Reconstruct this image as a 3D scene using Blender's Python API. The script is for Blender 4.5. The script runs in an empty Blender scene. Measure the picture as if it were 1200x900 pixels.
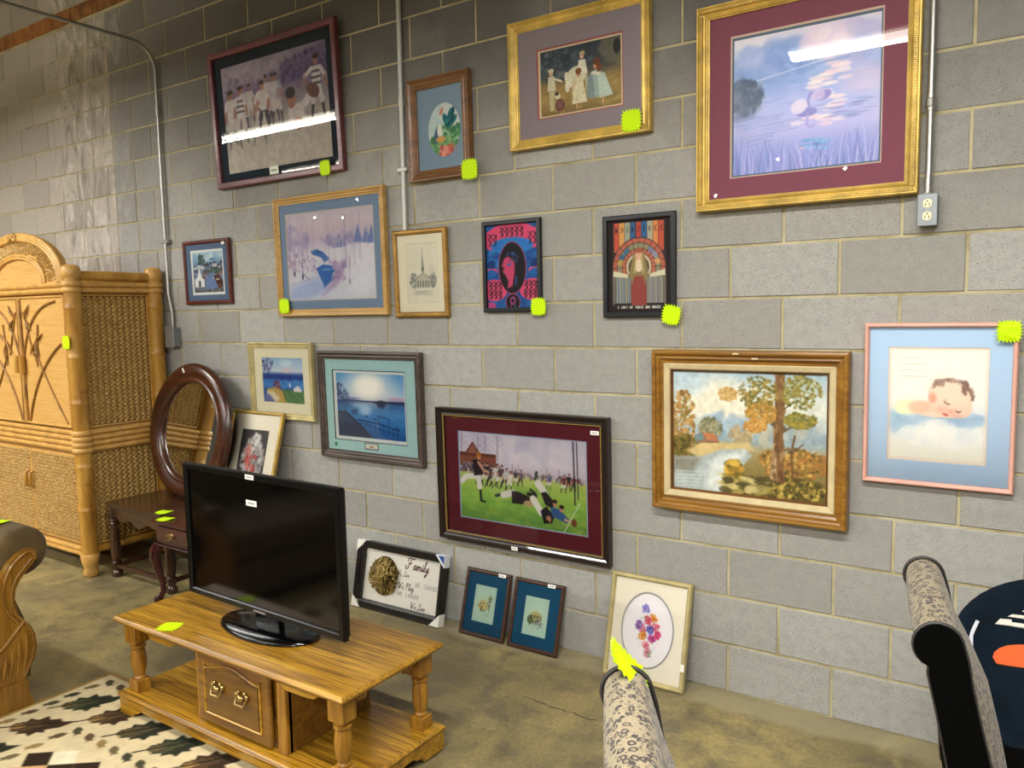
import bpy, bmesh, math, random
import numpy as np
from mathutils import Vector, Matrix

# ------------------------------------------------------------------ camera, world, exposure
scene = bpy.context.scene
COL = scene.collection
CAM = np.array([1.0316, -3.0991, 1.5936]); YAW, PITCH, ROLL, FPX = -.5915, -.0928, -.0184, 925.25
_f = np.array([math.sin(YAW)*math.cos(PITCH), math.cos(YAW)*math.cos(PITCH), math.sin(PITCH)])
_r = np.array([math.cos(YAW), -math.sin(YAW), 0.]); _u = np.cross(_r, _f)
_r, _u = _r*math.cos(ROLL)+_u*math.sin(ROLL), -_r*math.sin(ROLL)+_u*math.cos(ROLL)
cd = bpy.data.cameras.new('camera'); cam = bpy.data.objects.new('camera', cd); COL.objects.link(cam)
cd.sensor_width = 36; cd.lens = FPX*36/1200; cd.clip_start = .05
m = Matrix.Identity(4)
for i in range(3):
    m[i][0], m[i][1], m[i][2], m[i][3] = _r[i], _u[i], -_f[i], CAM[i]
cam.matrix_world = m
scene.camera = cam
w = bpy.data.worlds.new('world'); scene.world = w; w.use_nodes = True
w.node_tree.nodes['Background'].inputs[0].default_value = (.9, .93, 1, 1)
w.node_tree.nodes['Background'].inputs[1].default_value = .03
vs = scene.view_settings
vs.view_transform = 'Standard'; vs.look = 'None'; vs.gamma = 1; vs.use_curve_mapping = False
vs.exposure = 0.0
LIGHT_W = 92.0          # watts of one strip light (area part)
TUBE_E = 22.0            # emission of the bare tubes

# ------------------------------------------------------------------ helpers
def lin(c):
    if isinstance(c, str): c = tuple(int(c[i:i+2], 16)/255 for i in (0, 2, 4))
    return tuple(x/12.92 if x <= .04045 else ((x+.055)/1.055)**2.4 for x in c[:3])
def rgba(c): return (*lin(c), 1)
class N:
    """small node-tree helper"""
    def __init__(s, name):
        s.m = bpy.data.materials.new(name); s.m.use_nodes = True; s.t = s.m.node_tree
        s.b = s.t.nodes['Principled BSDF']; s.out = s.t.nodes['Material Output']
    def n(s, typ, **k):
        x = s.t.nodes.new('ShaderNode'+typ)
        for a, v in k.items():
            if a in x.inputs: s.set(x.inputs[a], v)
            elif a.startswith('i') and a[1:].isdigit(): s.set(x.inputs[int(a[1:])], v)
            else: setattr(x, a, v)
        return x
    def set(s, inp, v):
        if hasattr(v, 'is_output') or isinstance(v, bpy.types.NodeSocket): s.t.links.new(v, inp)
        else: inp.default_value = v
    def p(s, **k):
        for a, v in k.items(): s.set(s.b.inputs[a.replace('_', ' ')], v)
    def coord(s, scale=(1, 1, 1), kind='Object', rot=(0, 0, 0)):
        if kind == 'World': o = s.n('NewGeometry').outputs['Position']
        else: o = s.n('TexCoord').outputs[kind]
        mp = s.n('Mapping'); s.set(mp.inputs['Vector'], o)
        mp.inputs['Scale'].default_value = scale; mp.inputs['Rotation'].default_value = rot
        return mp.outputs[0]
    def noise(s, vec, scale=5, detail=4, rough=.55, dist=0):
        x = s.n('TexNoise'); s.set(x.inputs['Vector'], vec)
        x.inputs['Scale'].default_value = scale; x.inputs['Detail'].default_value = detail
        x.inputs['Roughness'].default_value = rough; x.inputs['Distortion'].default_value = dist
        return x.outputs['Fac']
    def ramp(s, fac, stops, interp='LINEAR'):
        x = s.n('ValToRGB'); s.set(x.inputs[0], fac); cr = x.color_ramp; cr.interpolation = interp
        while len(cr.elements) < len(stops): cr.elements.new(.5)
        for e, (pos, c) in zip(cr.elements, stops):
            e.position = pos; e.color = (c, c, c, 1) if isinstance(c, (int, float)) else rgba(c)
        return x.outputs[0]
    def mix(s, fac, a, b, blend='MIX'):
        x = s.n('Mix', data_type='RGBA', blend_type=blend)
        s.set(x.inputs[0], fac)
        s.set(x.inputs[6], rgba(a) if isinstance(a, (str, tuple)) else a)
        s.set(x.inputs[7], rgba(b) if isinstance(b, (str, tuple)) else b)
        return x.outputs[2]
    def math(s, op, a, b=0.):
        x = s.n('Math', operation=op); s.set(x.inputs[0], a); s.set(x.inputs[1], b); return x.outputs[0]
    def bump(s, h, strength=.3, dist=.01):
        x = s.n('Bump'); s.set(x.inputs['Height'], h)
        x.inputs['Strength'].default_value = strength; x.inputs['Distance'].default_value = dist
        s.p(Normal=x.outputs[0])
_mc = {}
def plain(c, rough=.5, metal=0., spec=.5, var=.0, coat=0., bump=0.):
    key = (c, rough, metal, spec, var, coat, bump)
    if key in _mc: return _mc[key]
    g = N('mat_%d' % len(_mc)); g.p(Roughness=rough, Metallic=metal, Specular_IOR_Level=spec, Coat_Weight=coat)
    if var:
        f = g.noise(g.coord(), 14, 5)
        a = tuple(max(0, x*(1-var)) for x in (int(c[i:i+2], 16)/255 for i in (0, 2, 4)))
        b = tuple(min(1, x*(1+var)) for x in (int(c[i:i+2], 16)/255 for i in (0, 2, 4)))
        g.p(Base_Color=g.ramp(f, [(.3, a), (.7, b)]))
    else: g.p(Base_Color=rgba(c))
    if bump: g.bump(g.noise(g.coord(), 180, 3), bump, .002)
    _mc[key] = g.m; return g.m
def wood(name, c1, c2, c3, axis=0, rough=.4, coat=.15, scale=1., pores=.5):
    g = N(name)
    sc = [13*scale]*3; sc[axis] = .9*scale
    v = g.coord(tuple(sc))
    f = g.noise(v, 1.6, 6, .62, 1.2)
    base = g.ramp(f, [(.28, c1), (.5, c2), (.72, c3)])
    sc2 = [150*scale]*3; sc2[axis] = 3.2*scale
    f2 = g.noise(g.coord(tuple(sc2)), 1., 3, .6)
    base = g.mix(g.ramp(f2, [(.50, 0.), (.62, pores)]), base, c1)
    g.p(Base_Color=base, Roughness=rough, Coat_Weight=coat, Coat_Roughness=.15)
    g.bump(f2, .12, .002)
    return g.m

class MB:
    def __init__(s): s.v = []; s.f = []
    def add(s, vs_, fs_):
        o = len(s.v); s.v += [tuple(x) for x in vs_]; s.f += [tuple(i+o for i in f) for f in fs_]; return s
    def box(s, lo, hi):
        x0, y0, z0 = lo; x1, y1, z1 = hi
        return s.add([(x0,y0,z0),(x1,y0,z0),(x1,y1,z0),(x0,y1,z0),(x0,y0,z1),(x1,y0,z1),(x1,y1,z1),(x0,y1,z1)],
                     [(0,3,2,1),(4,5,6,7),(0,1,5,4),(1,2,6,5),(2,3,7,6),(3,0,4,7)])
    def cbox(s, lo, hi, b=.004, seg=1, mat=None):
        bm = bmesh.new(); bmesh.ops.create_cube(bm, size=1)
        for q in bm.verts: q.co = Vector([lo[i]+(q.co[i]+.5)*(hi[i]-lo[i]) for i in range(3)])
        if b: bmesh.ops.bevel(bm, geom=bm.edges[:], offset=b, segments=seg, affect='EDGES', profile=.5)
        if mat is not None: bmesh.ops.transform(bm, matrix=mat, verts=bm.verts)
        bm.verts.index_update()
        s.add([q.co[:] for q in bm.verts], [[q.index for q in f.verts] for f in bm.faces]); bm.free(); return s
    def tube(s, pts, r, n=10, caps=True, sx=1.):
        pts = [Vector(p) for p in pts]; k = len(pts)
        rr = r if isinstance(r, (list, tuple)) else [r]*k
        t0 = (pts[1]-pts[0]).normalized()
        a = Vector((0, 0, 1)) if abs(t0.z) < .9 else Vector((1, 0, 0))
        nx = t0.cross(a).normalized(); vs_ = []; prev = t0
        for i, p in enumerate(pts):
            t = ((pts[min(i+1, k-1)]-pts[max(i-1, 0)])).normalized()
            q = prev.rotation_difference(t); nx = q @ nx; prev = t
            ny = t.cross(nx)
            for j in range(n):
                an = 2*math.pi*j/n
                vs_.append(p+nx*math.cos(an)*rr[i]*sx+ny*math.sin(an)*rr[i])
        fs_ = [(i*n+j, i*n+(j+1) % n, (i+1)*n+(j+1) % n, (i+1)*n+j) for i in range(k-1) for j in range(n)]
        if caps: fs_ += [tuple(range(n-1, -1, -1)), tuple((k-1)*n+j for j in range(n))]
        return s.add(vs_, fs_)
    def lathe(s, prof, c=(0, 0, 0), n=16, sx=1., sy=1.):
        vs_ = []; k = len(prof)
        for r, z in prof:
            for j in range(n):
                an = 2*math.pi*(j+.5)/n
                vs_.append((c[0]+r*sx*math.cos(an), c[1]+r*sy*math.sin(an), c[2]+z))
        fs_ = [(i*n+j, i*n+(j+1) % n, (i+1)*n+(j+1) % n, (i+1)*n+j) for i in range(k-1) for j in range(n)]
        fs_ += [tuple(range(n-1, -1, -1)), tuple((k-1)*n+j for j in range(n))]
        return s.add(vs_, fs_)
    def prism(s, pts, a, b, plane='xz', inset=0.):
        """polygon (2-D) extruded from a to b along the third axis"""
        def P(p, h): return (p[0], h, p[1]) if plane == 'xz' else (h, p[0], p[1]) if plane == 'yz' else (p[0], p[1], h)
        k = len(pts)
        s.add([P(p, a) for p in pts]+[P(p, b) for p in pts],
              [tuple(range(k)), tuple(range(2*k-1, k-1, -1))]+[(i, i+k, (i+1) % k+k, (i+1) % k) for i in range(k)])
        return s
    def ball(s, c, r, n=10, m_=7, sc=(1, 1, 1)):
        prof = [(math.sin(math.pi*i/(m_-1))*r+1e-5, -math.cos(math.pi*i/(m_-1))*r) for i in range(m_)]
        o = len(s.v); s.lathe(prof, (0, 0, 0), n)
        for i in range(o, len(s.v)): s.v[i] = (c[0]+s.v[i][0]*sc[0], c[1]+s.v[i][1]*sc[1], c[2]+s.v[i][2]*sc[2])
        return s
    def xf(s, M, start=0):
        for i in range(start, len(s.v)): s.v[i] = tuple(M @ Vector(s.v[i]))
        return s
    def mesh(s, name, smooth=None):
        me = bpy.data.meshes.new(name); me.from_pydata(s.v, [], s.f); me.validate(); me.update()
        bm = bmesh.new(); bm.from_mesh(me); bmesh.ops.recalc_face_normals(bm, faces=bm.faces); bm.to_mesh(me); bm.free()
        if smooth is not None:
            me.polygons.foreach_set('use_smooth', [True]*len(me.polygons)); me.set_sharp_from_angle(angle=math.radians(smooth))
        return me
    def build(s, name, mat, parent=None, smooth=None):
        return obj(name, s.mesh(name, smooth), mat, parent)
def obj(name, me, mat, parent=None, loc=None, rot=None):
    o = bpy.data.objects.new(name, me); COL.objects.link(o)
    if me is not None and mat is not None and not me.materials: me.materials.append(mat)
    if parent: o.parent = parent
    if loc: o.location = loc
    if rot: o.rotation_euler = rot
    return o
def thing(name, label, cat, loc=(0, 0, 0), rot=(0, 0, 0), group=None):
    o = bpy.data.objects.new(name, None); COL.objects.link(o); o.empty_display_size = .1
    o.location = loc; o.rotation_euler = rot; o['label'] = label; o['category'] = cat
    if group: o['group'] = group
    return o
def struct(name, me, mat, label=None):
    o = obj(name, me, mat); o['kind'] = 'structure'
    if label: o['label'] = label
    return o
def copy_tree(o, parent=None):
    c = o.copy(); COL.objects.link(c); c.parent = parent
    for ch in o.children: copy_tree(ch, c)
    return c
R = math.radians

# ------------------------------------------------------------------ setting: floor, ceiling, far walls
g = N('concrete_floor')
v = g.coord((1, 1, 1), 'World')
f1 = g.noise(v, 1.1, 6, .6, .4); f2 = g.noise(v, 5.5, 7, .65, .3); f3 = g.noise(v, 60, 3, .6)
base = g.ramp(f1, [(.30, '6b6046'), (.45, '8a7c54'), (.62, 'a5935e'), (.75, '8e8060')])
base = g.mix(g.ramp(f2, [(.36, .8), (.55, 0.)]), base, '655c49')
base = g.mix(g.ramp(g.noise(v, 2.3, 5, .6, 1.), [(.60, 0.), (.68, .5)]), base, 'b8a468')
base = g.mix(g.ramp(f3, [(.4, .25), (.6, 0.)]), base, '4a463d')
# pale dusty strip where the slab meets the wall
sep = g.n('SeparateXYZ'); g.set(sep.inputs[0], v)
edge = g.math('ADD', sep.outputs[1], g.math('MULTIPLY', g.noise(v, 3.5, 4), .16))
base = g.mix(g.ramp(edge, [(.45, 0.), (.5, 0.)]) if False else g.ramp(g.math('ADD', edge, .5), [(.42, 0.), (.47, .55)]), base, 'a59b7c')
g.p(Base_Color=base, Roughness=g.ramp(f2, [(.3, .38), (.7, .6)]), Specular_IOR_Level=.4)
g.bump(g.math('ADD', f3, g.math('MULTIPLY', f2, .8)), .25, .004)
CONCRETE = g.m
floor_o = struct('floor', MB().box((-16, -14, -.15), (8, .25, 0)).mesh('floor'), CONCRETE, 'stained grey brown concrete slab floor')
crk = MB(); rnd = random.Random(5)
pts = [(-.70+i*.027+rnd.uniform(-.005, .005), -.488-.0005*i+rnd.uniform(-.007, .007)) for i in range(14)]
for (x0, y0), (x1, y1) in zip(pts, pts[1:]):
    wd = rnd.uniform(.001, .003)
    crk.add([(x0, y0-wd, .0006), (x1, y1-wd, .0006), (x1, y1+wd, .0006), (x0, y0+wd, .0006)], [(0, 1, 2, 3)])
crk.build('crack', plain('3a342a', .9), floor_o)
struct('ceiling', MB().box((-16, -14, 4.7), (8, .25, 4.85)).mesh('ceiling'), plain('9a9890', .8), 'grey warehouse roof deck')
WALLP = plain('8d8b84', .8)
struct('wall_left', MB().box((-16.2, -14, 0), (-16, .25, 4.7)).mesh('wall_left'), WALLP, 'plain grey warehouse end wall')
struct('wall_right', MB().box((8, -14, 0), (8.2, .25, 4.7)).mesh('wall_right'), WALLP, 'plain grey warehouse wall opposite the end wall')
struct('wall_front', MB().box((-16, -14.2, 0), (8, -14, 4.7)).mesh('wall_front'), WALLP, 'plain grey warehouse wall facing the pictures')

# strip lights, hung in rows (outside the frame; they light the place and show in the picture glass)
def emit(name, c, e):
    g = N(name); g.p(Base_Color=rgba(c), Emission_Color=rgba(c), Emission_Strength=e); return g.m
TUBE = emit('tube_glow', 'fffaf0', TUBE_E)
def strip_light(x0, x1, y, z, label, k=1.):
    t = thing('strip_light', label, 'light', ((x0+x1)/2, y, z), group='fluorescent strip lights'); L = x1-x0
    MB().cbox((-L/2, -.055, .03), (L/2, .055, .10), .012).build('housing', plain('e8e6de', .5), t)
    for dy in (-.03, .03):
        MB().tube([(-L/2+.04, dy, .005), (L/2-.04, dy, .005)], .013, 8).build('tube', TUBE, t)
    for sx in (-1, 1):
        MB().cbox((sx*(L/2-.02)-.02, -.05, -.012), (sx*(L/2-.02)+.02, .05, .032), .004).build('end_cap', plain('d8d6ce', .5), t)
    MB().tube([(-L/2+.2, 0, .1), (-L/2+.2, 0, 4.7-z)], .006, 6).build('hanger', plain('777777', .4, .8), t)
    MB().tube([(L/2-.2, 0, .1), (L/2-.2, 0, 4.7-z)], .006, 6).build('hanger', plain('777777', .4, .8), t)
    ld = bpy.data.lights.new('strip_area', 'AREA'); ld.shape = 'RECTANGLE'; ld.size = L-.1; ld.size_y = .09
    ld.energy = LIGHT_W*k; ld.color = (1, .985, .95)
    lo = bpy.data.objects.new('strip_area', ld); COL.objects.link(lo); lo.parent = t; lo.location = (0, 0, -.03)
strip_light(-.43, 2.0, -2.35, 3.2, 'fluorescent strip light hung out from the lavender swan print', 1.3)
strip_light(-6.5, -3.9, -2.3, 3.2, 'fluorescent strip light hung out from the rattan armoire', 1.1)
strip_light(-4.4, -1.9, -4.9, 3.2, 'fluorescent strip light of the second row, over the coffee table end', 1.5)
strip_light(0., 2.5, -4.9, 3.2, 'fluorescent strip light of the second row, over the leopard chairs', 1.5)
strip_light(-8.2, -5.7, -4.9, 3.2, 'fluorescent strip light of the second row, over the sofa', 1.2)
for i, x in enumerate((-9.0, -5.7, -.4)):
    strip_light(x, x+2.5, -8.2, 3.2, 'fluorescent strip light of the third row, ' + ('beside the end wall', 'in the middle of the row', 'farthest from the end wall')[i], 1.6)
t = thing('string_lights', 'string of small globe bulbs hung across the warehouse', 'light', (-6, -7.4, 3.2))
GLOBE = emit('globe_glow', 'fff0d8', 120.); rs_ = random.Random(8); prevp = None
wire = []
for k in range(19):
    pz = .22*math.cos(k*2.1)+rs_.uniform(-.2, .2); p_ = (-7.5+k*.78, rs_.uniform(-.6, .6), pz); wire.append((p_[0], p_[1], pz+.10))
    MB().ball(p_, .022, 8, 6).build('bulb', GLOBE, t, 60)
MB().tube(wire, .004, 5).build('cable', plain('202020', .7), t)

# ------------------------------------------------------------------ block wall
BW, BH, JT = .4064, .2032, .0105
g = N('concrete_block')
v = g.coord((1, 1, 1), 'World')
rnd_ = g.n('ObjectInfo').outputs['Random']
fine = g.noise(v, 210, 3, .65); mid = g.noise(v, 26, 5, .6); big = g.noise(v, 1.3, 4, .55, .3)
base = g.ramp(rnd_, [(0, '9a9891'), (.3, 'a2a099'), (.6, 'a8a7a0'), (.85, 'aeada7'), (1, '9e9c96')])
base = g.mix(g.ramp(mid, [(.35, .35), (.6, 0.)]), base, '8c8a84')
base = g.mix(g.ramp(fine, [(.33, .7), (.43, 0.)]), base, '5c5b59')
base = g.mix(g.ramp(fine, [(.60, 0.), (.72, .45)]), base, 'bfbfbc')
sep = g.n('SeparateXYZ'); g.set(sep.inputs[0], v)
# ragged dark stain on the upper courses, with light falloff painted into its colour
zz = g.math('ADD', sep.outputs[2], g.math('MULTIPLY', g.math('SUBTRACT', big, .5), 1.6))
upper_dark = g.ramp(g.math('MULTIPLY', zz, .25), [(.52, 0.), (.76, .88)])
upper_dark = g.math('MULTIPLY', upper_dark, g.ramp(g.math('MULTIPLY', g.math('ADD', sep.outputs[0], 5.), .2), [(.12, .45), (.42, 1.)]))
base = g.mix(upper_dark, base, '585553')
# white lime bloom running down the blocks near the control joint
wv = g.coord((1, 1, .35), 'World')
bloom = g.math('MULTIPLY', g.ramp(g.noise(wv, 6.5, 6, .6, 1.6), [(.54, 0.), (.66, .85)]),
               g.ramp(g.math('ABSOLUTE', g.math('ADD', sep.outputs[0], 4.75)), [(.35, 1.), (.75, 0.)]))
base = g.mix(bloom, base, 'b9b6b0')
# tan mortar smears
smear = g.ramp(g.noise(v, 9, 5, .6, .5), [(.68, 0.), (.76, .55)])
base = g.mix(smear, base, 'a3926c')
g.p(Base_Color=base, Roughness=.85, Specular_IOR_Level=.3)
g.bump(g.math('ADD', fine, g.math('MULTIPLY', mid, .7)), .55, .004)
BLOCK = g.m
g = N('smooth_block')        # older, smoother block left of the control joint
v = g.coord((1, 1, 1), 'World'); sep = g.n('SeparateXYZ'); g.set(sep.inputs[0], v)
base = g.ramp(g.n('ObjectInfo').outputs['Random'], [(0, 'a39b90'), (.4, 'afa79b'), (.7, 'b9b1a5'), (1, 'a8a096')])
wv = g.coord((1, 1, .4), 'World'); nz = g.noise(wv, 7.5, 5, .55, 1.8)
near = g.ramp(g.math('ABSOLUTE', g.math('ADD', sep.outputs[0], 4.62)), [(.25, 1.), (.6, 0.)])
base = g.mix(g.math('MULTIPLY', g.ramp(nz, [(.36, .75), (.46, 0.)]), near), base, '7d7670')
base = g.mix(g.math('MULTIPLY', g.ramp(nz, [(.55, 0.), (.63, .85)]), near), base, 'd0c9c0')
base = g.mix(g.ramp(g.noise(v, 40, 4), [(.4, .2), (.6, 0.)]), base, '857d73')
g.p(Base_Color=base, Roughness=.6, Specular_IOR_Level=.4); g.bump(g.noise(v, 60, 4), .25, .004); BLOCK_L = g.m
g = N('mortar'); v = g.coord((1, 1, 1), 'World')
base = g.ramp(g.noise(v, 7, 5), [(.3, '958a66'), (.5, 'b3a884'), (.75, 'c4ba9c')])
g.p(Base_Color=base, Roughness=.9, Specular_IOR_Level=.2); g.bump(g.noise(v, 120, 3), .5, .004)
MORTAR = g.m
wall = struct('wall_back', MB().box((-16, .0045, 0), (8, .25, 4.7)).mesh('wall_back'), MORTAR, 'grey concrete block wall with tan mortar joints')
DEP = .03
def block_mesh(w_, h_):
    b = .0028; x0, x1, z0, z1 = -w_/2, w_/2, -h_/2, h_/2
    vs_ = [(x0, DEP, z0), (x1, DEP, z0), (x1, DEP, z1), (x0, DEP, z1),
           (x0, b, z0), (x1, b, z0), (x1, b, z1), (x0, b, z1),
           (x0+b, 0, z0+b), (x1-b, 0, z0+b), (x1-b, 0, z1-b), (x0+b, 0, z1-b)]
    fs_ = [(8, 9, 10, 11)]+[(4+i, 4+(i+1) % 4, 8+(i+1) % 4, 8+i) for i in range(4)]+[(i, (i+1) % 4, 4+(i+1) % 4, 4+i) for i in range(4)]
    return vs_, fs_
_bmesh = {}
def block_data(w_, h_, name='block', mat=None):
    k = (round(w_, 4), round(h_, 4), name)
    if k not in _bmesh:
        me = MB().add(*block_mesh(w_, h_)).mesh(name); me.materials.append(mat or BLOCK); _bmesh[k] = me
    return _bmesh[k]
def projpx(p):
    d = np.array(p)-CAM; z = d@_f
    if z < .1: return None
    return 600+FPX*(d@_r)/z, 450-FPX*(d@_u)/z
def area_in(x0, x1, z0, z1):
    ps = [projpx(q) for q in ((x0, 0, z0), (x1, 0, z0), (x1, 0, z1), (x0, 0, z1))]
    if any(p is None for p in ps): return 0
    xs = [min(max(p[0], 0), 1200) for p in ps]; ys = [min(max(p[1], 0), 900) for p in ps]
    return (max(xs)-min(xs))*(max(ys)-min(ys))
rb = random.Random(11)
rows = []
CJ = -4.315                               # control joint
for c in range(18): rows.append((c*BH, BH, c))
zt = 18*BH+.022+.1
for c in range(4): rows.append((zt+c*BH, BH, 18+c))
cells = []
for z0, h, c in rows:
    off = 0. if c % 2 == 0 else BW/2
    xs = [off+k*BW for k in range(-14, 22)]
    right = [x for x in xs if CJ+.13 < x < 8]
    cut = [CJ]
    if right[0]-CJ > .42: cut.append(CJ+rb.uniform(.15, .24))
    right = cut+right+[8]
    offl = (.07 if c % 2 == 0 else .07+BW/2)+rb.uniform(-.03, .03)
    left = sorted([CJ-offl-k*BW for k in range(0, 30) if CJ-offl-k*BW > -16 and offl+k*BW > .06]+[CJ, -16])
    for seq in (left, right):
        for a, b in zip(seq, seq[1:]):
            if b-a > .03: cells.append((a, b, z0, z0+h))  # noqa
cells.sort(key=lambda q: -area_in(*q))
rest = MB(); rest_l = MB()
for i, (a, b, z0, z1) in enumerate(cells):
    x, z, w_, h_ = (a+b)/2, (z0+z1)/2, b-a-JT, z1-z0-JT
    dy = rb.uniform(-.0016, .0016)
    if i < 300:
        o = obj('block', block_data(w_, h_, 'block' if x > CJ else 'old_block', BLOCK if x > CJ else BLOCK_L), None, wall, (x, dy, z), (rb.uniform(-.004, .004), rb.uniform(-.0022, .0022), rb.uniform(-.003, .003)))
    else:
        vs_, fs_ = block_mesh(w_, h_); (rest if x > CJ else rest_l).add([(p[0]+x, p[1]+dy, p[2]+z) for p in vs_], fs_)
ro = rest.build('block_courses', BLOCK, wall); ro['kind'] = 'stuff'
ro = rest_l.build('old_block_courses', BLOCK_L, wall); ro['kind'] = 'stuff'
# thin course of brown fired bricks high on the wall
g = N('brown_brick'); v = g.coord((1, 1, 1), 'World')
base = g.mix(g.ramp(g.noise(v, 11, 5), [(.4, 0.), (.65, .7)]), g.ramp(g.n('ObjectInfo').outputs['Random'], [(0, '6e4526'), (.5, '9a5f2c'), (1, '7c4a20')]), 'b07a3c')
g.p(Base_Color=base, Roughness=.7); g.bump(g.noise(v, 60, 4), .4, .004); BRICK = g.m
bx_ = -16.
while bx_ < 7.8:
    L = rb.choice((.29, .29, .27)); obj('brick', block_data(L-.012, .098, 'brick', BRICK), BRICK, wall, (bx_+L/2, -.006+rb.uniform(-.002, .002), 18*BH+.022+.045)); bx_ += L

# ------------------------------------------------------------------ conduits
STEEL = plain('a9a8a2', .38, .85)
STEELP = plain('c3c3bd', .45, .3)
GREYBOX = plain('83878a', .5, .3, var=.06)
def arc(c, r, a0, a1, n, plane):
    out = []
    for i in range(n+1):
        a = a0+(a1-a0)*i/n
        if plane == 'yz': out.append((c[0], c[1]+r*math.cos(a), c[2]+r*math.sin(a)))
    return out
t = thing('electrical_conduit', 'thin steel conduit bending out from the wall above the rattan armoire', 'conduit', (-3.735, 0, 1.52))
r = .011; zb = 3.315-1.52
pts = [(.03, -.022, 0), (.03, -.022, .10), (.0, -.022, .22), (0, -.022, 1.2), (0, -.022, zb-.16)]+arc((0, -.182, zb-.16), .16, 0, math.pi/2, 8, 'yz')[1:]+[(0, -1.2, zb), (0, -3.6, zb)]
MB().tube(pts, r, 10).build('pipe', STEEL, t, 40)
MB().tube([(0, -.022, 1.36), (0, -.022, 1.42)], .0145, 10).build('coupling', STEEL, t, 40)
MB().cbox((-.035, -.034, .55), (.035, -.001, .575), .003).build('strap', STEEL, t)
t = thing('junction_box', 'small grey junction box on the block wall beside the rattan armoire', 'box', (-3.70, 0, 1.40))
MB().cbox((-.035, -.055, 0), (.045, -.001, .125), .004).build('body', GREYBOX, t)
MB().cbox((-.042, -.060, -.005), (.052, -.054, .130), .002).build('cover', plain('9a9c9b', .45, .5), t)
for dz in (.015, .11): MB().tube([(.005, -.0595, dz), (.005, -.063, dz)], .005, 8).build('screw', STEEL, t)
MB().tube([(-.035, -.03, .085), (-.05, -.03, .085)], .014, 8).build('pipe_stub', plain('3a3936', .5, .5), t, 40)
MB().tube([(-.035, -.03, .035), (-.05, -.03, .035)], .014, 8).build('pipe_stub', plain('3a3936', .5, .5), t, 40)
t = thing('electrical_conduit', 'pale painted conduit between the rugby print and the butterfly picture', 'conduit', (-1.676, 0, 2.0))
MB().tube([(0, -.016, 0), (0, -.016, 2.7)], .0125, 10).build('pipe', STEELP, t, 40)
MB().tube([(0, -.016, .62), (0, -.016, .66)], .0155, 10).build('coupling', STEELP, t, 40)
MB().cbox((-.03, -.03, .3), (.03, -.001, .32), .003).build('strap', STEELP, t)
t = thing('electrical_conduit', 'grey steel conduit with a coupling above the wall outlet', 'conduit', (.692, 0, 1.955))
MB().tube([(0, -.03, .0), (0, -.03, .05), (0, -.022, .1), (0, -.022, 2.74)], .0115, 12).build('pipe', STEEL, t, 40)
MB().tube([(-.0, -.022, .285), (0, -.022, .297), (0, -.022, .300), (0, -.022, .325), (0, -.022, .328), (0, -.022, .34)], [.014, .0145, .017, .017, .0145, .014], 12).build('coupling', STEEL, t, 30)
MB().tube([(0, -.03, 0), (0, -.03, .012)], .016, 8).build('locknut', STEEL, t)
t = thing('wall_outlet', 'grey metal outlet box with two ivory sockets below the conduit', 'outlet', (.694, 0, 1.856))
MB().cbox((-.029, -.05, 0), (.029, -.001, .104), .003).build('box', GREYBOX, t)
MB().cbox((-.031, -.054, -.002), (.031, -.049, .106), .002).build('cover_plate', plain('8d9296', .4, .4), t)
for cz in (.031, .073):
    rc = MB()
    o_ = [(max(-.0135, min(.0135, .0172*math.cos(a))), cz+.0172*math.sin(a)*.86) for a in [2*math.pi*k/20 for k in range(20)]]
    rc.prism(o_, -.0565, -.0535)
    ro_ = rc.build('receptacle', plain('e9e2bd', .45), t)
    for sx, hh in ((-.006, .007), (.006, .006)):
        MB().box((sx-.0011, -.0569, cz-.009), (sx+.0011, -.0562, cz-.009+hh+.004)).build('slot', plain('1c1a16', .8), ro_)
    MB().tube([(0, -.0562, cz+.0075), (0, -.0569, cz+.0075)], .0026, 8).build('ground_hole', plain('1c1a16', .8), ro_)
MB().tube([(0, -.0535, .052), (0, -.0555, .052)], .0032, 8).build('screw', STEEL, t)

# ------------------------------------------------------------------ neon price tags
g = N('neon_paper'); g.p(Base_Color=(.56, .84, .0, 1), Roughness=.6, Specular_IOR_Level=.2); NEON = g.m
_tag = {}
def tag_mesh(s=.06, curl=.0):
    k = (s, curl)
    if k not in _tag:
        pts = []
        n = 44
        for i in range(n):
            a = 2*math.pi*i/n
            sq = 1/max(abs(math.cos(a)), abs(math.sin(a)))           # squarish burst
            rr = (.62*sq+.38)*.5*s*(1.05 if i % 2 == 0 else .81)
            pts.append((rr*math.cos(a), rr*math.sin(a)))
        mb = MB(); mb.prism(pts, -.0006, .0006)
        for i, q in enumerate(mb.v): mb.v[i] = (q[0], q[1]-curl*(abs(q[0])/(s/2))**2*s, q[2])
        me = mb.mesh('price_tag'); me.materials.append(NEON); _tag[k] = me
    return _tag[k]
def price_tag(parent, loc, s=.06, rot=(0, 0, 0), curl=0.):
    o = obj('price_tag', tag_mesh(s, curl), NEON, parent, loc, rot); o['label'] = 'neon yellow starburst price tag'; return o
def sticker(parent, loc, w_=.04, h_=.018, rot=(0, 0, 0), c='f2f1ea'):
    o = obj('price_sticker', MB().box((-w_/2, -.0006, -h_/2), (w_/2, .0006, h_/2)).mesh('price_sticker'), plain(c, .6), parent, loc, rot)
    for k in range(1): MB().box((-w_*.33, -.0009, -h_*.12), (w_*.3, -.0005, h_*.10)).build('print', plain('8a8a86', .7), o)
    o['label'] = 'small white price sticker'; return o

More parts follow.
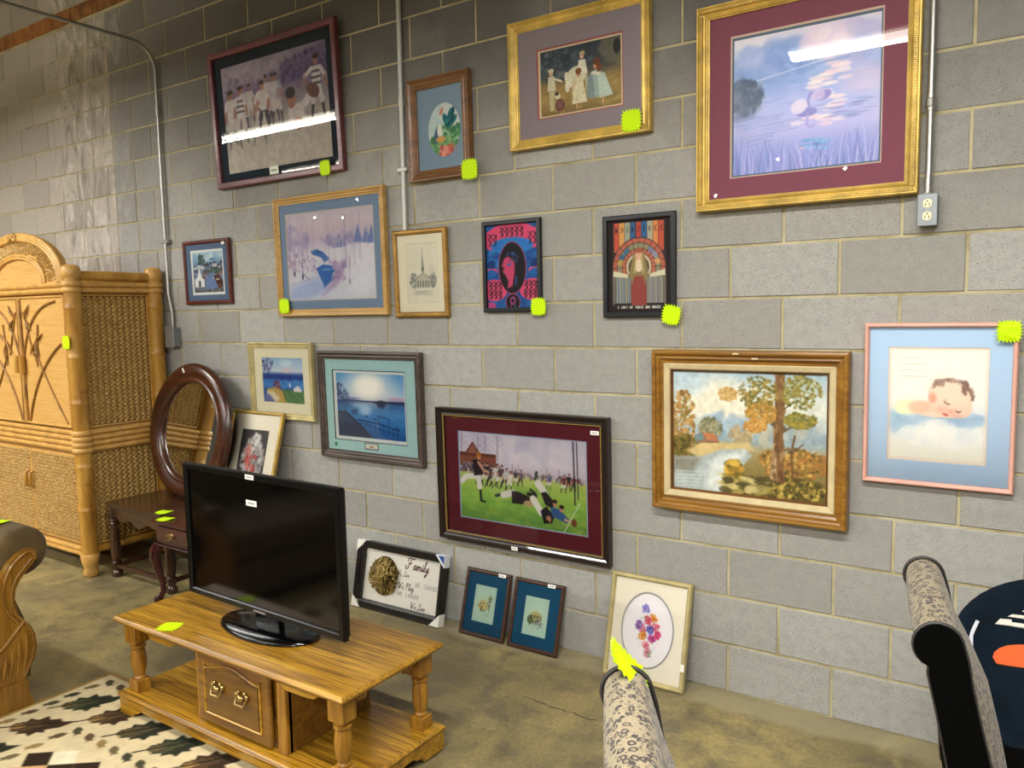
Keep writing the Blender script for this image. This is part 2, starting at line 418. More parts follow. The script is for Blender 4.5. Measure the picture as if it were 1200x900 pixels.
# ------------------------------------------------------------------ painted pictures (prints are per-vertex paint on a flat sheet)
PRINT = {}
def print_mat(rough=.55, spec=.35):
    k = (rough, spec)
    if k not in PRINT:
        g = N('print'); a = g.n('VertexColor', layer_name='paint'); g.p(Base_Color=a.outputs[0], Roughness=rough, Specular_IOR_Level=spec); PRINT[k] = g.m
    return PRINT[k]
def hexc(c): return np.array([int(c[i:i+2], 16)/255 for i in (0, 2, 4)]) if isinstance(c, str) else np.array(c, float)
class Canvas:
    """u,v in 0..1 (v down); radii and widths in units of the sheet's height"""
    def __init__(s, A, h, c='ffffff', seed=1):
        s.A, s.h = A, h; s.w = max(2, int(round(h*A)))
        u = np.linspace(0, 1, s.w); v_ = np.linspace(0, 1, s.h); s.U, s.V = np.meshgrid(u, v_); s.X = s.U*A
        s.c = np.zeros((s.h, s.w, 3))+hexc(c); s.rs = np.random.RandomState(seed); s.aa = 1.1/h
    def put(s, a, c): a = np.clip(a, 0, 1)[..., None]; s.c = s.c*(1-a)+(hexc(c) if not isinstance(c, np.ndarray) or c.ndim == 1 else c)*a
    def vgrad(s, stops, a=1.):
        vs_ = [q[0] for q in stops]; cs = np.array([hexc(q[1]) for q in stops])
        s.put(np.full(s.V.shape, a), np.stack([np.interp(s.V, vs_, cs[:, k]) for k in range(3)], -1))
    def ell(s, u, v_, rx, ry, c, a=1., soft=0., rot=0.):
        dx, dy = s.X-u*s.A, s.V-v_
        if rot: dx, dy = dx*math.cos(rot)+dy*math.sin(rot), -dx*math.sin(rot)+dy*math.cos(rot)
        d = np.sqrt((dx/rx)**2+(dy/ry)**2); e = max(soft, s.aa/min(rx, ry))
        s.put(a*np.clip((1+e/2-d)/e, 0, 1), c)
    def ring(s, u, v_, rx, ry, wd, c, a=1.):
        d = np.sqrt(((s.X-u*s.A)/rx)**2+((s.V-v_)/ry)**2); s.put(a*np.clip((wd/2-np.abs(d-1)*min(rx, ry))/s.aa+.5, 0, 1), c)
    def poly(s, pts, c, a=1., blur=0.):
        px = [p[0]*s.A for p in pts]; py = [p[1] for p in pts]; n = len(pts)
        ins = np.zeros(s.U.shape, bool); dist = np.full(s.U.shape, 9.)
        for i in range(n):
            x0, y0, x1, y1 = px[i], py[i], px[(i+1) % n], py[(i+1) % n]
            if y0 != y1:
                cr = ((y0 > s.V) != (y1 > s.V)) & (s.X < (x1-x0)*(s.V-y0)/(y1-y0)+x0); ins ^= cr
            L = (x1-x0)**2+(y1-y0)**2+1e-12
            t_ = np.clip(((s.X-x0)*(x1-x0)+(s.V-y0)*(y1-y0))/L, 0, 1)
            dist = np.minimum(dist, np.hypot(s.X-x0-t_*(x1-x0), s.V-y0-t_*(y1-y0)))
        sd = np.where(ins, dist, -dist); e = max(s.aa, blur)
        s.put(a*np.clip(sd/e+.5, 0, 1), c)
    def line(s, pts, c, wd=.01, a=1., w1=None):
        n = len(pts)-1; best = np.full(s.U.shape, -9.)
        for i in range(n):
            (u0, v0), (u1, v1) = pts[i], pts[i+1]; x0, x1 = u0*s.A, u1*s.A
            L = (x1-x0)**2+(v1-v0)**2+1e-12
            t_ = np.clip(((s.X-x0)*(x1-x0)+(s.V-v0)*(v1-v0))/L, 0, 1)
            ww = wd if w1 is None else wd+(w1-wd)*(i+t_)/n
            best = np.maximum(best, ww/2-np.hypot(s.X-x0-t_*(x1-x0), s.V-v0-t_*(v1-v0)))
        s.put(a*np.clip(best/s.aa+.5, 0, 1), c)
    def rect(s, u0, v0, u1, v1, c, a=1.): s.put(a*((s.U >= u0) & (s.U <= u1) & (s.V >= v0) & (s.V <= v1)), c)
    def vnoise(s, sc, scy=None, oct_=3):
        out = np.zeros(s.U.shape); amp = 1; tot = 0; scy = scy or sc
        for o in range(oct_):
            nx, ny = int(sc*s.A*2**o)+2, int(scy*2**o)+2; gr = s.rs.rand(ny+1, nx+1)
            x, y = s.U*(nx-1), s.V*(ny-1); i, j = x.astype(int), y.astype(int); fx, fy = x-i, y-j
            fx, fy = fx*fx*(3-2*fx), fy*fy*(3-2*fy)
            out += amp*((gr[j, i]*(1-fx)+gr[j, i+1]*fx)*(1-fy)+(gr[j+1, i]*(1-fx)+gr[j+1, i+1]*fx)*fy); tot += amp; amp *= .55
        return out/tot
    def mottle(s, sc, amt, scy=None): s.c = np.clip(s.c*(1+(s.vnoise(sc, scy)-.5)[..., None]*amt), 0, 1)
    def blend(s, c, thr, wd, sc, mask=1., a=1., scy=None): s.put(a*mask*np.clip((s.vnoise(sc, scy)-thr)/wd, 0, 1), c)
    def dabs(s, n, box, cols, r, a=.9, rot=None, asp=1.):
        u0, v0, u1, v1 = box
        for k in range(n):
            s.ell(u0+(u1-u0)*s.rs.rand(), v0+(v1-v0)*s.rs.rand(), r*(.5+s.rs.rand())*asp, r*(.5+s.rs.rand()), cols[s.rs.randint(len(cols))], a, .4, s.rs.rand()*3 if rot is None else rot)
    def cloud(s, n, c0, spread, cols, r, a=.9, asp=1.):
        for k in range(n):
            an, q = s.rs.rand()*6.283, math.sqrt(s.rs.rand())
            s.ell(c0[0]+spread[0]*q*math.cos(an), c0[1]+spread[1]*q*math.sin(an), r*(.5+s.rs.rand())*asp, r*(.5+s.rs.rand()), cols[s.rs.randint(len(cols))], a, .5, s.rs.rand()*3)
    def sheet(s, name, W, H, mat, parent, loc, rot=(0, 0, 0), flat='xz'):
        n, m_ = s.h, s.w; co = np.zeros((n, m_, 3))
        co[..., 0] = (s.U-.5)*W
        if flat == 'xz': co[..., 2] = H*(1-s.V)
        else: co[..., 1] = H*(.5-s.V)
        me = bpy.data.meshes.new(name); me.vertices.add(n*m_); me.vertices.foreach_set('co', co.reshape(-1))
        idx = np.arange(n*m_).reshape(n, m_)
        q = np.stack([idx[1:, :-1], idx[1:, 1:], idx[:-1, 1:], idx[:-1, :-1]], -1).reshape(-1, 4)
        me.loops.add(q.size); me.loops.foreach_set('vertex_index', q.reshape(-1).astype(np.int32))
        me.polygons.add(len(q)); me.polygons.foreach_set('loop_start', np.arange(0, q.size, 4, dtype=np.int32))
        me.update(calc_edges=True)
        c = np.clip(s.c, 0, 1); l = np.where(c <= .04045, c/12.92, ((c+.055)/1.055)**2.4)
        at = me.color_attributes.new('paint', 'FLOAT_COLOR', 'POINT')
        at.data.foreach_set('color', np.concatenate([l, np.ones((n, m_, 1))], -1).reshape(-1).astype(np.float32))
        me.materials.append(mat); return obj(name, me, mat, parent, loc, rot)
    def man(s, u, v_, h, shirt, shorts, skin='c98f6d', hair='2b1d16', sock='222028', lean=0., stripes=None, stride=.1, arms=((-.16, .48), (.16, .5))):
        """standing figure, feet at (u,v)"""
        A = s.A; P = lambda dx, dy: (u+(dx+lean*dy)*h/A, v_-dy*h)
        for sg in (-1, 1):
            s.line([P(sg*.05, .48), P(sg*(.06+stride*.5), .25), P(sg*(.05+stride), .02)], sock, .07*h, 1, .05*h)
            s.line([P(sg*.05, .50), P(sg*(.06+stride*.4), .30)], shorts, .11*h)
        s.poly([P(-.11, .82), P(.11, .82), P(.09, .46), P(-.09, .46)], shirt)
        if stripes:
            for k in range(3): s.line([P(-.1, .56+k*.09), P(.1, .56+k*.09)], stripes, .035*h)
        for ax, ay in arms:
            sg = 1 if ax > 0 else -1
            s.line([P(sg*.1, .79), P(ax, (ay+.79)/2)], shirt, .075*h); s.line([P(ax, (ay+.79)/2), P(ax*1.1, ay)], skin, .05*h)
        hx, hy = P(0, .91); s.ell(hx, hy, .055*h, .075*h, skin); s.ell(hx, hy-.05*h, .058*h, .038*h, hair)

GLASS = None
def glass_mat():
    global GLASS
    if GLASS is None:
        g = N('picture_glass'); g.t.nodes.remove(g.b)
        gl = g.n('BsdfGlossy'); gl.inputs['Roughness'].default_value = .012; gl.inputs['Color'].default_value = (1, 1, 1, 1)
        tr = g.n('BsdfTransparent'); fr = g.n('Fresnel'); fr.inputs[0].default_value = 1.42
        mx = g.n('MixShader'); g.set(mx.inputs[0], fr.outputs[0]); g.set(mx.inputs[1], tr.outputs[0]); g.set(mx.inputs[2], gl.outputs[0])
        g.set(g.out.inputs[0], mx.outputs[0]); GLASS = g.m
    return GLASS
def glass_pane(W, H, fw, gy, t):
    me = bpy.data.meshes.new('glass')
    me.from_pydata([(-W/2+fw*.9, -gy, fw*.9), (W/2-fw*.9, -gy, fw*.9), (W/2-fw*.9, -gy, H-fw*.9), (-W/2+fw*.9, -gy, H-fw*.9)], [], [(0, 1, 2, 3)]); me.update()
    return obj('glass', me, glass_mat(), t)
def ring_mesh(W, H, a, b, prof):
    """sweep a profile [(inset, height)] mitred round a W x H rectangle standing on z=0"""
    mb = MB(); vs_ = []
    for d, h in prof:
        vs_ += [(-W/2+d, -h, d), (W/2-d, -h, d), (W/2-d, -h, H-d), (-W/2+d, -h, H-d)]
    fs_ = [(i*4+j, i*4+(j+1) % 4, (i+1)*4+(j+1) % 4, (i+1)*4+j) for i in range(len(prof)-1) for j in range(4)]
    return mb.add(vs_, fs_)
def win_ring(o, i_, y0, y1):
    """flat mat board between outer rect o and inner rect i_ (x0,z0,x1,z1) at depth y0, bevelled back to y1"""
    R4 = lambda q, y: [(q[0], y, q[1]), (q[2], y, q[1]), (q[2], y, q[3]), (q[0], y, q[3])]
    e = .0016; i2 = (i_[0]+e, i_[1]+e, i_[2]-e, i_[3]-e)
    vs_ = R4(o, y0)+R4(i_, y0)+R4(i2, y1)
    return MB().add(vs_, [(k*4+j, k*4+(j+1) % 4, k*4+4+(j+1) % 4, k*4+4+j) for k in (0, 1) for j in range(4)])
def oval_ring(o, c, rx, rz, y0, y1, n=48):
    vs_ = []; x0, z0, x1, z1 = o; corner = [math.atan2((z-c[1]), (x-c[0])) for x, z in ((x1, z1), (x0, z1), (x0, z0), (x1, z0))]
    angs = sorted([2*math.pi*k/n-math.pi for k in range(n)]+corner); k = len(angs)
    for a in angs:
        ca, sa = math.cos(a), math.sin(a)
        tx = ((x1-c[0])/ca if ca > 1e-9 else (x0-c[0])/ca if ca < -1e-9 else 1e9); tz = ((z1-c[1])/sa if sa > 1e-9 else (z0-c[1])/sa if sa < -1e-9 else 1e9)
        t_ = min(tx, tz); vs_.append((c[0]+t_*ca, y0, c[1]+t_*sa))
    for sc, y in ((1., y0), (.985, y1)):
        for a in angs:
            vs_.append((c[0]+rx*sc*math.cos(a), y, c[1]+rz*sc*math.sin(a)))
    return MB().add(vs_, [(q*k+j, q*k+(j+1) % k, (q+1)*k+(j+1) % k, (q+1)*k+j) for q in (0, 1) for j in range(k)])
PROF = {   # name: (inset fraction of the frame width, height fraction of the frame depth)
 'flat': [(0, 0), (0, .8), (.06, .95), (.2, 1), (.8, 1), (.94, .95), (1, .8), (1, .35)],
 'step': [(0, 0), (0, .75), (.05, .95), (.16, 1), (.3, .97), (.36, .8), (.5, .72), (.62, .76), (.66, .62), (.85, .5), (.9, .58), (.98, .58), (1, .5), (1, .3)],
 'scoop': [(0, 0), (0, .85), (.06, 1), (.16, 1), (.22, .88), (.4, .66), (.62, .55), (.7, .62), (.78, .66), (.88, .6), (.92, .48), (1, .45), (1, .25)],
 'round': [(0, 0), (0, .5), (.1, .78), (.3, .97), (.5, 1), (.7, .97), (.9, .78), (1, .5), (1, .3)],
 'deep': [(0, 0), (0, .9), (.08, 1), (.3, 1), (.36, .9), (.6, .88), (.66, .7), (.95, .62), (1, .55), (1, .1)],
}
def picture(name, label, x0, x1, z0, z1, fw, fd, fmat, prof, win, mats, art, res, lean=None, tilt=0., glass=True, oval=None, yb=0.003, base_z=None, topy=.006, rotz=0., cat='picture', gloss=None, groove=None):
    """win = art window (u0,v0,u1,v1) in the outer rectangle; mats = [(u0,v0,u1,v1,colour,depth)] from the frame inwards"""
    W, H = x1-x0, z1-z0; cx = (x0+x1)/2
    if lean is None:
        t = thing(name, label, cat, (cx, -yb, z0), (R(tilt), 0, rotz))
    else:
        t = thing(name, label, cat, (cx, -lean, base_z or 0.), (-math.asin(min(.95, (lean-topy)/H)), 0, rotz))
    F = [(d*fw, h*fd) for d, h in PROF[prof]]
    ring_mesh(W, H, 0, 0, F).build('frame', fmat, t)
    MB().box((-W/2+fw*.3, -.004, fw*.3), (W/2-fw*.3, -.001, H-fw*.3)).build('backing', plain('8a7350', .8), t)
    tox = lambda q: (-W/2+q[0]*W, H*(1-q[3]), -W/2+q[2]*W, H*(1-q[1]))
    yart = .006; rabbet = F[-1][1]
    prev = (-W/2+fw*.95, fw*.95, W/2-fw*.95, H-fw*.95)
    k = len(mats)
    for i, q in enumerate(mats):
        col = q[4]; y0 = -(yart+.0022*(k-i)); y1 = -(yart+.0022*(k-i-1)+.0002)
        mm = plain(col, .75, spec=.2)
        if oval and i == k-1:
            c, rx, rz = oval; win_c = (-W/2+c[0]*W, H*(1-c[1]))
            oval_ring(prev, win_c, rx*W, rz*H, y0, y1).build('mat_board', mm, t, 30)
        else:
            inn = tox(q); win_ring(prev, inn, y0, y1).build('mat_board', mm, t); prev = inn
    if win is not None:
        q = tox(win); aw, ah = q[2]-q[0], q[3]-q[1]
        cv = Canvas(aw/ah, res, seed=hash(name) % 97 if False else sum(map(ord, name)) % 97)
        art(cv)
        cv.sheet('print', aw, ah, print_mat(*(gloss or (.5, .3))), t, ((q[0]+q[2])/2, -yart, q[1]))
    if glass:
        gy = yart+.0022*k+.003
        glass_pane(W, H, fw, gy, t)
    return t

# ---- frame materials
GOLD = plain('ccac58', .4, .35, var=.13)
GOLD2 = plain('b5964c', .4, .45, var=.12)
CREAMGOLD = plain('b5a775', .5, .25, var=.1)
MAROONWOOD = wood('maroon_wood', '4a2224', '6a3536', '7d4644', 0, .35)
MAHOG = wood('mahogany_frame', '3a150f', '5e2519', '743323', 0, .35)
OAKF = wood('oak_frame', 'a07a40', 'bd9550', 'caa566', 0, .45)
WALNUTF = wood('walnut_frame', '5a3a1e', '7d5530', '97683c', 0, .4)
BROWNF = wood('dark_brown_frame', '2c1d14', '452d1e', '5a3c28', 0, .4)
GREYWOOD = wood('grey_brown_frame', '2e2621', '4d4039', '6a5a50', 0, .5)
ORANGEWOOD = wood('orange_oak_frame', '6b4412', '94661c', 'a87a2a', 0, .4, .25)
BLACKF = plain('14151a', .35)
PINKF = plain('e2aa98', .4, var=.03)
OLDGOLD = plain('9a7434', .4, .35, var=.15)
DARKF = plain('231612', .35, .0, coat=.2)

# ---- the prints
def art_rugby1(c):
    c.vgrad([(0, '9c8ea6'), (.12, 'a499ac'), (.25, '7d6a8c'), (.40, '8d8690'), (.55, 'aca69c'), (.72, 'cac2b0'), (1, 'bdb5a4')])
    c.poly([(0, 0), (.55, 0), (.72, .06), (.5, .16), (.2, .24), (0, .30)], 'b9aeb6', .6, .06)
    c.dabs(60, (0, .14, .6, .34), ['6d5f80', '8a7b9a', '5f5470', '9d90a8'], .03, .5)
    c.poly([(.58, .1), (1, .0), (1, .26), (.6, .30)], '5e4a78', .7, .05); c.dabs(60, (.6, .05, 1, .27), ['46386a', '6d5a8c', '3c3058'], .022, .6)
    c.mottle(14, .25); c.dabs(70, (0, .72, 1, 1), ['a59d90', 'b7b0a2', '97907f'], .05, .4, 0., 2.)
    w_, sh = 'd9d2cb', 'cfc9c2'
    for u, v_, h, shirt, st in ((.20, .60, .40, 'cdc6c0', None), (.27, .60, .40, 'd2ccc6', None), (.44, .58, .42, 'd5cfca', None), (.53, .62, .46, 'a9a9b8', None), (.50, .60, .44, 'c9c3c6', None)):
        c.man(u, v_, h, shirt, 'd0c8c0', stripes=st, skin='a9745c', hair='40302c', sock='4c4450')
    c.man(.05, .72, .50, 'd8d0ca', 'c4bcb4', skin='a4684f', lean=.12); c.man(.10, .78, .56, 'dcd5ce', 'ccc4bb', skin='a0654c', lean=-.1)
    c.man(.17, .74, .54, 'e0dad4', 'd2cac2', stripes='4a3d44', skin='a36b53'); c.man(.34, .78, .58, 'dcd4cc', 'cfc6bc', stripes='7d4c44', skin='b0745a', lean=.15)
    c.man(.40, .70, .50, 'd9d3ce', '3e3848', skin='b27a60'); c.man(.90, .66, .56, 'ddd8d4', 'd7d0ca', stripes='38323c', skin='b07a62', arms=((-.26, .6), (.2, .5)))
    c.poly([(.60, .78), (.64, .50), (.73, .48), (.80, .62), (.76, .80)], 'ddd7d2', .95, .02)
    c.line([(.70, .56), (.80, .48), (.84, .42)], 'd9d2cc', .075); c.ell(.665, .43, .058, .085, 'a96f58'); c.ell(.66, .375, .066, .05, '2c2022'); c.line([(.63, .42), (.635, .40)], '33262a', .012)
    c.ell(.865, .40, .085, .062, '6a4034', 1, .1, .5); c.ell(.72, .66, .07, .06, 'a06a54')
    c.blend('b9b2a4', .45, .3, 7, np.clip((c.V-.58)/.16, 0, 1), .8)
    c.put(np.clip((c.V-.62)/.2, 0, 1)*.8, 'd0c8b6'); c.put(np.full(c.V.shape, .2), 'a398a2'); c.mottle(26, .22)  # pale cream lower half, with glare painted into the print
def art_butterfly(c):
    c.vgrad([(0, 'ccd6d2'), (.5, 'dfe2d6'), (1, 'c9d3bd')]); c.dabs(40, (0, .1, .5, .7), ['a9c3cc', 'd7ddd3', 'b9ccd0'], .08, .4)
    c.cloud(70, (.66, .62), (.34, .2), ['4f8f5c', '7fb07a', '3e7a55', 'a5c79a'], .045); c.cloud(50, (.4, .72), (.35, .12), ['6aa870', '94bb80', '4d8a5a'], .04)
    for rt, u, v_ in ((.3, .66, .30), (-.5, .56, .36), (.9, .70, .38)): c.ell(u, v_, .055, .13, '1d6f78', 1, .1, rt)
    c.ell(.73, .25, .035, .10, '15585f', 1, .1, .25); c.ell(.60, .37, .06, .03, '2d8a8e'); c.line([(.56, .44), (.74, .33)], '0f3338', .02)
    c.ell(.30, .56, .05, .14, '4c6f88', 1, .1, .25); c.ell(.38, .50, .05, .1, 'e8e4d4', 1, .2); c.ell(.40, .64, .1, .045, 'e0a45a', 1, .2); c.ell(.44, .2, .03, .07, 'd68a74', 1, .1, .5)
    c.cloud(60, (.55, .88), (.34, .1), ['d06a5c', 'e08a78', 'b94f4c', 'e7a08c'], .05); c.cloud(25, (.2, .8), (.15, .08), ['86b679', '5b9a68'], .035)
def art_children(c):
    c.vgrad([(0, '2a3540'), (.3, '3d4448'), (.46, '5c5848'), (.52, '8a7448'), (.75, 'a58b52'), (1, '7d6a3e')])
    c.cloud(110, (.3, .25), (.36, .24), ['2c3b48', '415260', '53606a', '24303a', '6b7478'], .04, .6); c.poly([(.78, 0), (1, 0), (1, .42), (.82, .34), (.72, .15)], '6f6a54', .8, .06)
    c.ell(.95, .15, .06, .11, '1d2024'); c.poly([(.72, .5), (1, .38), (1, 1), (.75, 1)], '96804c', .5, .1); c.dabs(60, (.05, .58, .98, .98), ['b59a5e', '8f7844', 'c2a868', '7d6838'], .03, .35, 0, 2.)
    c.ell(.46, .46, .17, .14, 'cfcab0', 1, .15); c.ell(.36, .50, .06, .13, 'd8d3bc', 1, .15, -.35); c.ell(.345, .60, .04, .085, 'dcd6c0', 1, .1); c.line([(.42, .55), (.42, .72)], 'c5bf a6'.replace(' ', ''), .05); c.line([(.58, .5), (.60, .72)], 'b9b399', .05)
    c.poly([(.49, .24), (.57, .24), (.60, .46), (.47, .46)], 'ddd8c4'); c.ell(.53, .18, .036, .05, 'd3a888'); c.ell(.535, .145, .05, .035, 'b8a070'); c.line([(.5, .3), (.44, .4)], 'ddd8c4', .03)
    c.poly([(.44, .50), (.53, .50), (.59, .88), (.40, .88)], 'd6cfae'); c.ell(.485, .43, .04, .055, 'c98f70'); c.ell(.485, .40, .055, .05, '7a4a2c'); c.dabs(20, (.42, .6, .57, .86), ['e3ddc2', 'c0b892'], .02, .5); c.line([(.45, .55), (.41, .66)], 'd0a284', .02); c.line([(.46, .88), (.46, .94)], 'c9a084', .022)
    c.poly([(.63, .46), (.71, .42), (.79, .50), (.90, .84), (.62, .84)], '9db0a6'); c.poly([(.71, .48), (.80, .50), (.90, .84), (.74, .86)], 'b9c8bb'); c.poly([(.60, .52), (.66, .48), (.68, .84), (.58, .82)], '7e8f94', .9)
    c.ell(.70, .36, .045, .06, 'c58c6c'); c.ell(.71, .31, .06, .06, '6a3a22'); c.ell(.735, .40, .045, .07, '74421f'); c.line([(.66, .47), (.74, .5)], 'd8d2c0', .045); c.line([(.78, .84), (.78, .93)], 'd0a88c', .025)
    c.poly([(.10, .40), (.18, .40), (.20, .62), (.09, .62)], 'cfc9ae'); c.ell(.14, .35, .038, .05, 'c99c7c'); c.ell(.14, .315, .05, .035, 'c9c0a0'); c.line([(.17, .44), (.27, .50)], 'd2ccb2', .035)
    c.poly([(.11, .62), (.18, .62), (.17, .93), (.12, .93)], 'bdb48e'); c.ell(.25, .86, .085, .095, '6d4440', 1, .12); c.ell(.25, .85, .05, .055, '8a5c56', .7, .3); c.ell(.22, .72, .05, .04, 'd6cfba'); c.ell(.21, .68, .03, .03, '3a2c24')
    c.mottle(30, .18)
def art_swans(c):
    c.vgrad([(0, 'd9d3dc'), (.18, 'aab9d8'), (.3, '9db4dc'), (.36, '8aa6d4'), (.5, 'a9b4de'), (.7, 'b7b6dc'), (.85, '9098cc'), (1, '7480bc')])
    c.poly([(0, 0), (.28, 0), (.22, .10), (0, .14)], 'e4dfe0', .8, .08)
    for u, v_, rx, ry in ((.10, .22, .16, .08), (.28, .20, .18, .10), (.42, .13, .12, .08), (.52, .22, .12, .06), (.2, .30, .22, .06), (.38, .28, .2, .05)): c.ell(u, v_, rx, ry, '6f93c8', .75, .5)
    c.cloud(50, (.3, .2), (.3, .1), ['7c9ccd', '6a8cc4', '93add8'], .05, .5, 1.5); c.cloud(40, (.82, .14), (.16, .12), ['a9a9cf', 'b9b2d2', '9aa0cc'], .06, .5)
    c.ell(.66, .1, .16, .14, 'e6d6da', .8, .8); c.cloud(24, (.63, .12), (.12, .1), ['efe0dc', 'e6cfd6', 'd9c6d8'], .05, .6)
    c.line([(.16, .34), (.4, .30), (.64, .27), (.8, .26)], '7b9cc6', .016, .8); c.line([(.16, .325), (.62, .255)], 'dfe6ee', .006, .9)
    for k in range(60):
        v_ = .34+.32*c.rs.rand(); u = c.rs.rand(); c.ell(u, v_, .06*(.4+c.rs.rand()), .006, ['8598cc', '9db0de', 'c4bfe0', 'a9b9dd', '7f9fcc'][c.rs.randint(5)], .55, .4)
    for k in range(46):
        v_ = .28+.42*c.rs.rand(); u = .70-.32*(v_-.3)+(.10+.16*(v_-.28))*(c.rs.rand()-.5)*2; c.ell(u, v_, .05, .014, ['f0dcd6', 'f2e2dc', 'ecccd0', 'f4e6da'][c.rs.randint(4)], .7, .4)
    c.ell(.9, .42, .16, .1, 'e0c4d2', .5, .8)
    c.cloud(90, (.09, .43), (.11, .12), ['46566e', '56667c', '3c4a60', '6a7c8c', '7a8f98'], .026, .8); c.poly([(0, .36), (.06, .27), (.12, .36), (.2, .52), (.14, .58), (0, .6)], '4b5a70', .55, .05)
    for k in range(12): c.line([(.02, .60+.018*k), (.2+.3*c.rs.rand(), .59+.016*k)], '5e78a8', .006, .5)
    for k in range(20):
        u = .60+.35*c.rs.rand(); v_ = .56+.12*c.rs.rand(); c.ell(u, v_, .05, .006, '7f86b8', .6, .3)
    c.ell(.52, .60, .075, .034, '7c7cc0', 1, .15); c.ell(.47, .555, .06, .05, 'e2d6e2', .95, .3, -.5); c.line([(.545, .58), (.53, .52), (.545, .475), (.565, .47)], '8c86c2', .018); c.ell(.63, .50, .06, .034, '8a84c4', 1, .2, -.3); c.ell(.60, .49, .045, .04, 'c9b8d8', .8, .3)
    c.line([(.53, .63), (.525, .69), (.55, .715), (.575, .70)], 'a59cd0', .018)
    for k in range(8): c.ell(.50+.16*c.rs.rand(), .80+.08*c.rs.rand(), .05, .012, ['5f9cc8', '74aed2', '4f88ba', 'e0a8b8'][c.rs.randint(4)], .9, .2)
    for k in range(150):
        u = c.rs.rand(); b = 1.02; h = .10+.18*c.rs.rand()*(1.2 if u > .72 or u < .35 else .7); d = (c.rs.rand()-.5)*.14
        c.line([(u, b), (u+d*.35, b-h*.6), (u+d, b-h)], ['6a74b8', '8b93cf', 'b4b6e2', '5c68aa', 'a49ad0', 'd3cce8', '7a9cc8'][c.rs.randint(7)], .010, .7, .003)
    c.blend('e2dcea', .45, .4, 5, np.clip((.8-c.V)*2, 0, 1), .5); c.put(np.full(c.V.shape, .16), 'dcd8ec')
def art_village(c):
    c.vgrad([(0, 'a9c4d2'), (.2, '7fa6c0'), (.34, '6f8fa8'), (.6, '7d8fae'), (1, '5d6a76')]); c.cloud(20, (.6, .1), (.4, .08), ['c9d8dc', '9fc0cc'], .05, .6, 2.)
    c.cloud(40, (.30, .2), (.11, .13), ['3e5c58', '4d6c62', '35504e'], .035); c.poly([(.48, .6), (.62, .55), (.8, .9), (.4, .92)], '6b86b4')
    for k in range(46):
        u, v_ = .03+.94*c.rs.rand(), .36+.36*c.rs.rand(); s_ = .035+.03*c.rs.rand()
        if .42 < u < .66 and v_ > .6: continue
        c.poly([(u-s_, v_), (u+s_, v_), (u+s_, v_-s_*1.3), (u, v_-s_*2.2), (u-s_, v_-s_*1.3)], ['c7ccd2', '8b6a5e', 'a79aa6', '6c7890', 'dcd8d2', '5c4a46', '7d89a4'][c.rs.randint(7)]); c.poly([(u-s_*1.2, v_-s_*1.2), (u+s_*1.2, v_-s_*1.2), (u, v_-s_*2.4)], ['30405a', '4a3c40', '54627e'][c.rs.randint(3)])
        c.rect(u-.008, v_-s_*.8, u+.008, v_-s_*.3, '2a3040')
    c.rect(.56, .17, .72, .20, '26324a'); c.cloud(40, (.7, .46), (.22, .06), ['3c5f50', '52745c', '2f4c44'], .025)
    c.poly([(.04, .86), (.36, .86), (.36, .68), (.20, .56), (.04, .68)], 'e4e4e0'); c.poly([(.15, .6), (.27, .6), (.21, .40)], 'e9e8e4'); c.rect(.16, .70, .24, .86, '3a3f50'); c.poly([(.15, .58), (.27, .58), (.21, .34)], 'dfe0e0')
    c.poly([(.68, .60), (.86, .56), (.98, .76), (.94, .88), (.78, .80)], '4c2e24'); c.rect(.76, .66, .86, .70, 'd9c9bd'); c.rect(.8, .78, .9, .9, '6a3a2a')
    for k in range(40): u = c.rs.rand(); c.line([(u, .98), (u, .90+.04*c.rs.rand())], ['22262c', '5a2c24', 'b9b0a4', '2c4c3c', '7a6a4c'][c.rs.randint(5)], .016)
